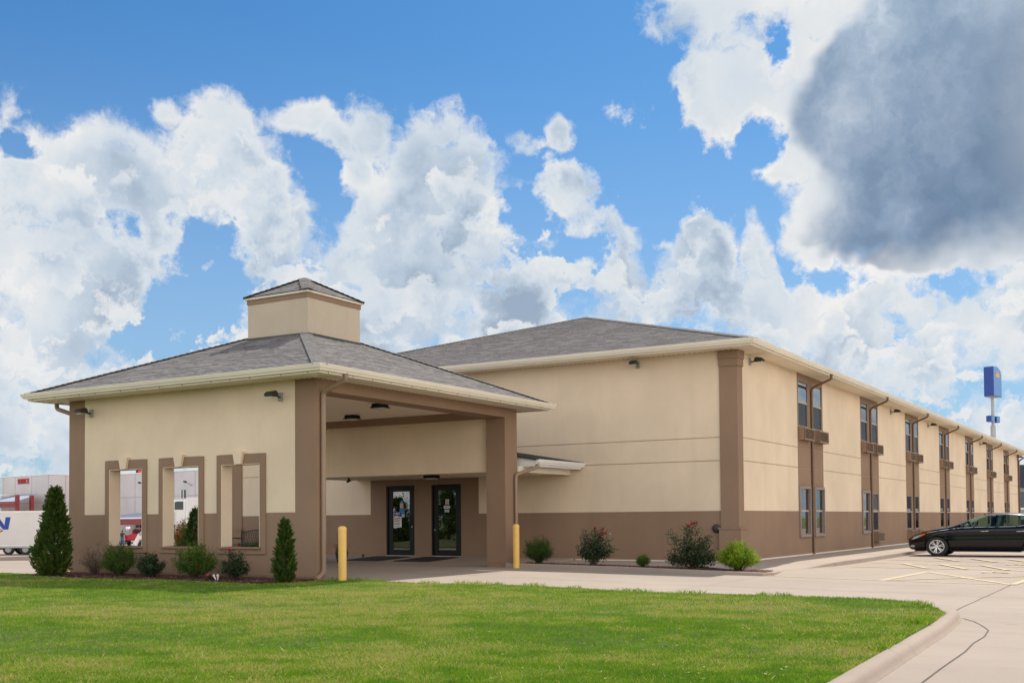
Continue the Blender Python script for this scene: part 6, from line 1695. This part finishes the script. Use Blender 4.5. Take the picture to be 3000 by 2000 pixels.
mb = MB(); mb.box(0, 12.55, -.02, 2.52, 4.24, 4.33); mb.box(0, .12, -.02, .1, 1.1, 4.25); mb.build('rail', WHITE, t2, local=True)
mb = MB()
for a, b in (((.68, 2.95), (.68, 3.72)), ((2.6, 2.95), (2.6, 3.72)), ((.68, 3.72), (2.6, 3.72)), ((.68, 2.95), (2.6, 2.95))): mb.beam((a[0], -.01, a[1]), (b[0], -.01, b[1]), .02, .05, up=(0, 1, 0))
mb.build('logo_border', BLACK, t2, local=True)
mb = MB(); arc = np.linspace(RAD(45), RAD(315), 16)
for a, b in zip(arc[:-1], arc[1:]): mb.beam((1.15+.27*math.cos(a), -.012, 3.33+.24*math.sin(a)), (1.15+.27*math.cos(b), -.012, 3.33+.24*math.sin(b)), .02, .13, up=(0, 1, 0))
mb.build('red_letter', basic('logo_red', (.6, .03, .04), .4, var=.02), t2, local=True)
mb = MB(); mb.box(1.5, 12, .6, 1.9, .75, 1.08); mb.build('chassis', BLACK, t2, local=True)
trailer_wheels(t2, (9.4, 10.8), (.2, 2.3), .52, .3)
for y in (.5, 2.0): m = MB(); m.box(2.9, 3.05, y-.08, y+.08, .0, 1.0); m.build('landing_leg', STEEL, t2, local=True)

# red pickup seen from behind
pk = thing('pickup_truck', 'red pickup truck seen from behind with the tailgate towards us', 'pickup', (-95.9, 60.2, -1.62), RAD(31.2))
RP = basic('pickup_red', (.45, .02, .03), .3, var=.04)
mb = MB(); mb.prism([(-.95, .55), (.95, .55), (.98, .95), (.93, 1.32), (-.93, 1.32), (-.98, .95)], lambda p: (p[0], 0, p[1]), lambda p: (p[0], 5.2, p[1]))
mb.prism([(-.92, 1.32), (.92, 1.32), (.78, 1.92), (-.78, 1.92)], lambda p: (p[0], 2.0, p[1]), lambda p: (p[0], 3.9, p[1])); mb.build('body', RP, pk, local=True, bevel=.05, smooth=50)
mb = MB(); mb.box(-.85, .85, -.03, .0, .72, 1.30); mb.build('tailgate', RP, pk, local=True, bevel=.02)
mb = MB(); mb.box(-.95, .95, -.22, -.02, .42, .60); mb.build('bumper', BLACK, pk, local=True, bevel=.03)
mb = MB(); mb.box(-.16, .16, -.235, -.222, .46, .57); mb.build('number_plate', PAPER, pk, local=True)
for sx in (-1, 1): mb = MB(); mb.box(sx*.9-.06, sx*.9+.06, -.035, .02, .85, 1.25); mb.build('tail_light', REDL, pk, local=True)
mb = MB(); mb.box(-.7, .7, 1.98, 2.0, 1.42, 1.85); mb.build('rear_window', DARKGL, pk, local=True)
for x in (-.82, .82):
    for y in (.9, 4.3):
        m = MB(); m.lathe([(.2, -.12), (.36, -.12), (.38, -.08), (.38, .08), (.36, .12), (.2, .12)], (x, y, .38), 24, axis='x'); m.build('wheel', TYRE, pk, local=True, smooth=40)

# person leaning on the tailgate
pe = thing('person', 'person in dark shirt and blue jeans reaching out to the red tailgate', 'person', (-96.43, 59.05, -1.60), RAD(31.2))
def person():
    verts = [(0, 0, .95), (0, -.01, 1.15), (0, 0, 1.38), (.02, -.01, 1.50), (.03, -.01, 1.56), (.04, -.02, 1.68), (.04, -.02, 1.76),
             (-.19, 0, 1.40), (-.22, .03, 1.15), (-.12, -.05, .98), (-.10, -.08, .90),
             (.19, 0, 1.40), (.42, .03, 1.26), (.66, .06, 1.24), (.76, .07, 1.25),
             (-.10, 0, .90), (-.13, 0, .50), (-.15, .03, .09), (-.15, -.12, .04), (.10, 0, .90), (.13, .0, .50), (.12, .03, .09), (.14, -.12, .04)]
    edges = [(0,1),(1,2),(2,3),(3,4),(4,5),(5,6),(2,7),(7,8),(8,9),(9,10),(2,11),(11,12),(12,13),(13,14),(0,15),(15,16),(16,17),(17,18),(0,19),(19,20),(20,21),(21,22)]
    rad = [.15,.16,.17,.08,.055,.095,.07, .075,.055,.042,.035, .075,.055,.042,.035, .10,.075,.055,.045, .10,.075,.055,.045]
    me = bpy.data.meshes.new('person_body'); me.from_pydata(verts, edges, [])
    ob = bpy.data.objects.new('body', me); COL.objects.link(ob)
    sk = ob.modifiers.new('skin', 'SKIN')
    for k, v in enumerate(me.skin_vertices[0].data):
        v.radius = (rad[k], rad[k]*(.72 if k < 3 else 1)); v.use_root = (k == 0)
    ss = ob.modifiers.new('sub', 'SUBSURF'); ss.levels = 2; ss.render_levels = 2
    dg = bpy.context.evaluated_depsgraph_get(); dg.update(); m2 = bpy.data.meshes.new_from_object(ob.evaluated_get(dg)); bpy.data.objects.remove(ob)
    m2.materials.clear()
    SKIN = basic('skin', (.42, .24, .16), .6, var=.05); SHIRT = basic('dark_shirt', (.045, .035, .035), .85, var=.2, vscale=9); JEAN = basic('blue_jeans', (.05, .10, .30), .85, var=.2, vscale=12); SHOE = basic('dark_shoe', (.03, .025, .02), .6); HAIR = basic('dark_hair', (.03, .02, .015), .8)
    b = link('body', m2, [SKIN, SHIRT, JEAN, SHOE], pe, True)
    for p in m2.polygons:
        c = p.center; p.use_smooth = True
        if c.z < .10: k = 3
        elif c.z < .97 and abs(c.x) < .3 and not (c.x < -.16 and c.z > .93): k = 2
        elif c.z < 1.50 and c.x < .36 and not (c.x < -.15 and c.z < 1.10): k = 1
        else: k = 0
        p.material_index = k
    h = MB(); h.lathe([(0, .115), (.06, .10), (.098, .05), (.105, 0), (.09, -.04), (.06, -.07)], (.04, -.015+.015-.012, 1.70), 16); h.v = [(x, y-.012 if y < -.02 else y, z) for x, y, z in h.v]; h.build('hair', HAIR, pe, local=True, smooth=60)
    f_ = MB()
    for k in range(4):
        L_ = (.075, .085, .08, .06)[k]; y = .04+.02*k
        f_.tube([(.775, y, 1.255), (.775+L_*.55, y, 1.25), (.775+L_, y, 1.235)], [.011, .010, .008], 6)
    f_.tube([(.745, .04, 1.26), (.77, .015, 1.27), (.80, .008, 1.262)], [.013, .011, .009], 6)
    f_.build('fingers', SKIN, pe, local=True, smooth=60)
person()

# ------------------------------------------------------------------ surroundings behind and beside the camera (seen in glass and paint)
def broad_tree(loc, h, label, seed, n=9000):
    R_ = np.random.default_rng(seed)
    t = thing('broadleaf_tree', label, 'tree', loc, 0, 'trees along the field')
    mb = MB(); mb.tube([(0, 0, -.3), (.1, .05, h*.3), (.05, -.1, h*.6), (0, 0, h*.9)], [.28, .2, .13, .03], 9)
    for k in range(9):
        a = R_.uniform(0, 6.28); z = h*R_.uniform(.25, .6); L_ = h*R_.uniform(.22, .36)
        mb.tube([(0, 0, z), (L_*.5*math.cos(a), L_*.5*math.sin(a), z+L_*.35), (L_*math.cos(a), L_*math.sin(a), z+L_*.65)], [.11, .07, .02], 6)
    mb.build('trunk', BARK, t, local=True, smooth=50)
    C_ = []; 
    for k in range(34):
        a = R_.uniform(0, 6.28); zz = R_.uniform(.28 if h > 8.5 else .06, 1); rr = h*.36*math.sin(min(1, (1.05-zz)*1.5)*math.pi/2)*R_.uniform(.3, 1); C_.append((rr*math.cos(a), rr*math.sin(a), h*zz))
    C_ = np.array(C_); k = R_.integers(0, len(C_), n); q = C_[k]+R_.normal(0, h*.055, (n, 3))
    leaves('crown', q, R_.normal(size=(n, 3)), R_.uniform(.14, .32, n), R_.uniform(.10, .2, n), np.clip(.4+R_.normal(0, .2, n), 0, 1), GREENL, t)
    return t
TREES = [(-48, -42, 10, 'broad dark tree reflected in the door glass'), (-58, -36, 12, 'taller broad tree behind the field edge'), (-42, -50, 9, 'lower round tree at the field edge'), (-70, -52, 13, 'large tree far back in the field'), (-52, -62, 11, 'tree at the south end of the tree line'),
         (58, 96, 10, 'tree between the houses to the north east'), (74, 70, 12, 'tall tree beside the grey roofed house')]
TREES += [(-36, -41, 6, 'dense low tree at the near edge of the field'), (-41, -45.5, 7, 'dense tree second from the near field edge'), (-46, -50, 6.5, 'dense tree third along the field edge'), (-51, -47, 8, 'dense taller tree in the thicket'), (-40, -39, 5.5, 'bushy tree by the west end of the lot')]
for k, (x, y, h, lb) in enumerate(TREES):
    if y < 0: x, y = -10+(x+10)*2.3, y*2.3
    broad_tree((x, y, g(x, y)-.1), h, lb, 60+k)
def house(loc, rz, w, d, h, label, col):
    t = thing('house', label, 'house', loc, rz, 'houses across the road')
    mb = MB(); mb.box(-w/2, w/2, -d/2, d/2, -.3, h); mb.build('wall', basic('house_siding', col, .8, var=.05), t, local=True)
    rf = MB(); e = .4; hh = h+w*.28
    rf.prism([(-w/2-e, h-.12), (w/2+e, h-.12), (0, hh)], lambda p: (p[0], -d/2-e, p[1]), lambda p: (p[0], d/2+e, p[1])); r_ = rf.build('roof', basic('house_roof', (.12, .11, .12), .9, var=.2, vscale=4), t, local=True)
    c = MB(); c.box(w*.2, w*.2+.7, -.4, .4, h, hh+.7); c.build('chimney', basic('brick_red', (.25, .1, .07), .9), r_, local=True)
    for y in (-d/4, d/4):
        q = MB(); q.box(-w/2-.03, -w/2+.02, y-.6, y+.6, 1.0, 2.2); q.build('window', DARKGL, t, local=True)
    q = MB(); q.box(-w/2-.03, -w/2+.02, -.45, .45, 0, 2.05); q.build('door', REDPAINT, t, local=True)
house((50, 70, -.2), RAD(12), 10, 12, 3.4, 'tan house with grey gabled roof across the road', (.5, .42, .33))
house((56, 88, -.2), RAD(-8), 11, 13, 4.6, 'taller grey house with gabled roof and chimney', (.35, .36, .38))
house((46, 55, -.2), RAD(5), 9, 11, 3.2, 'white house nearest the parking lot', (.7, .7, .68))
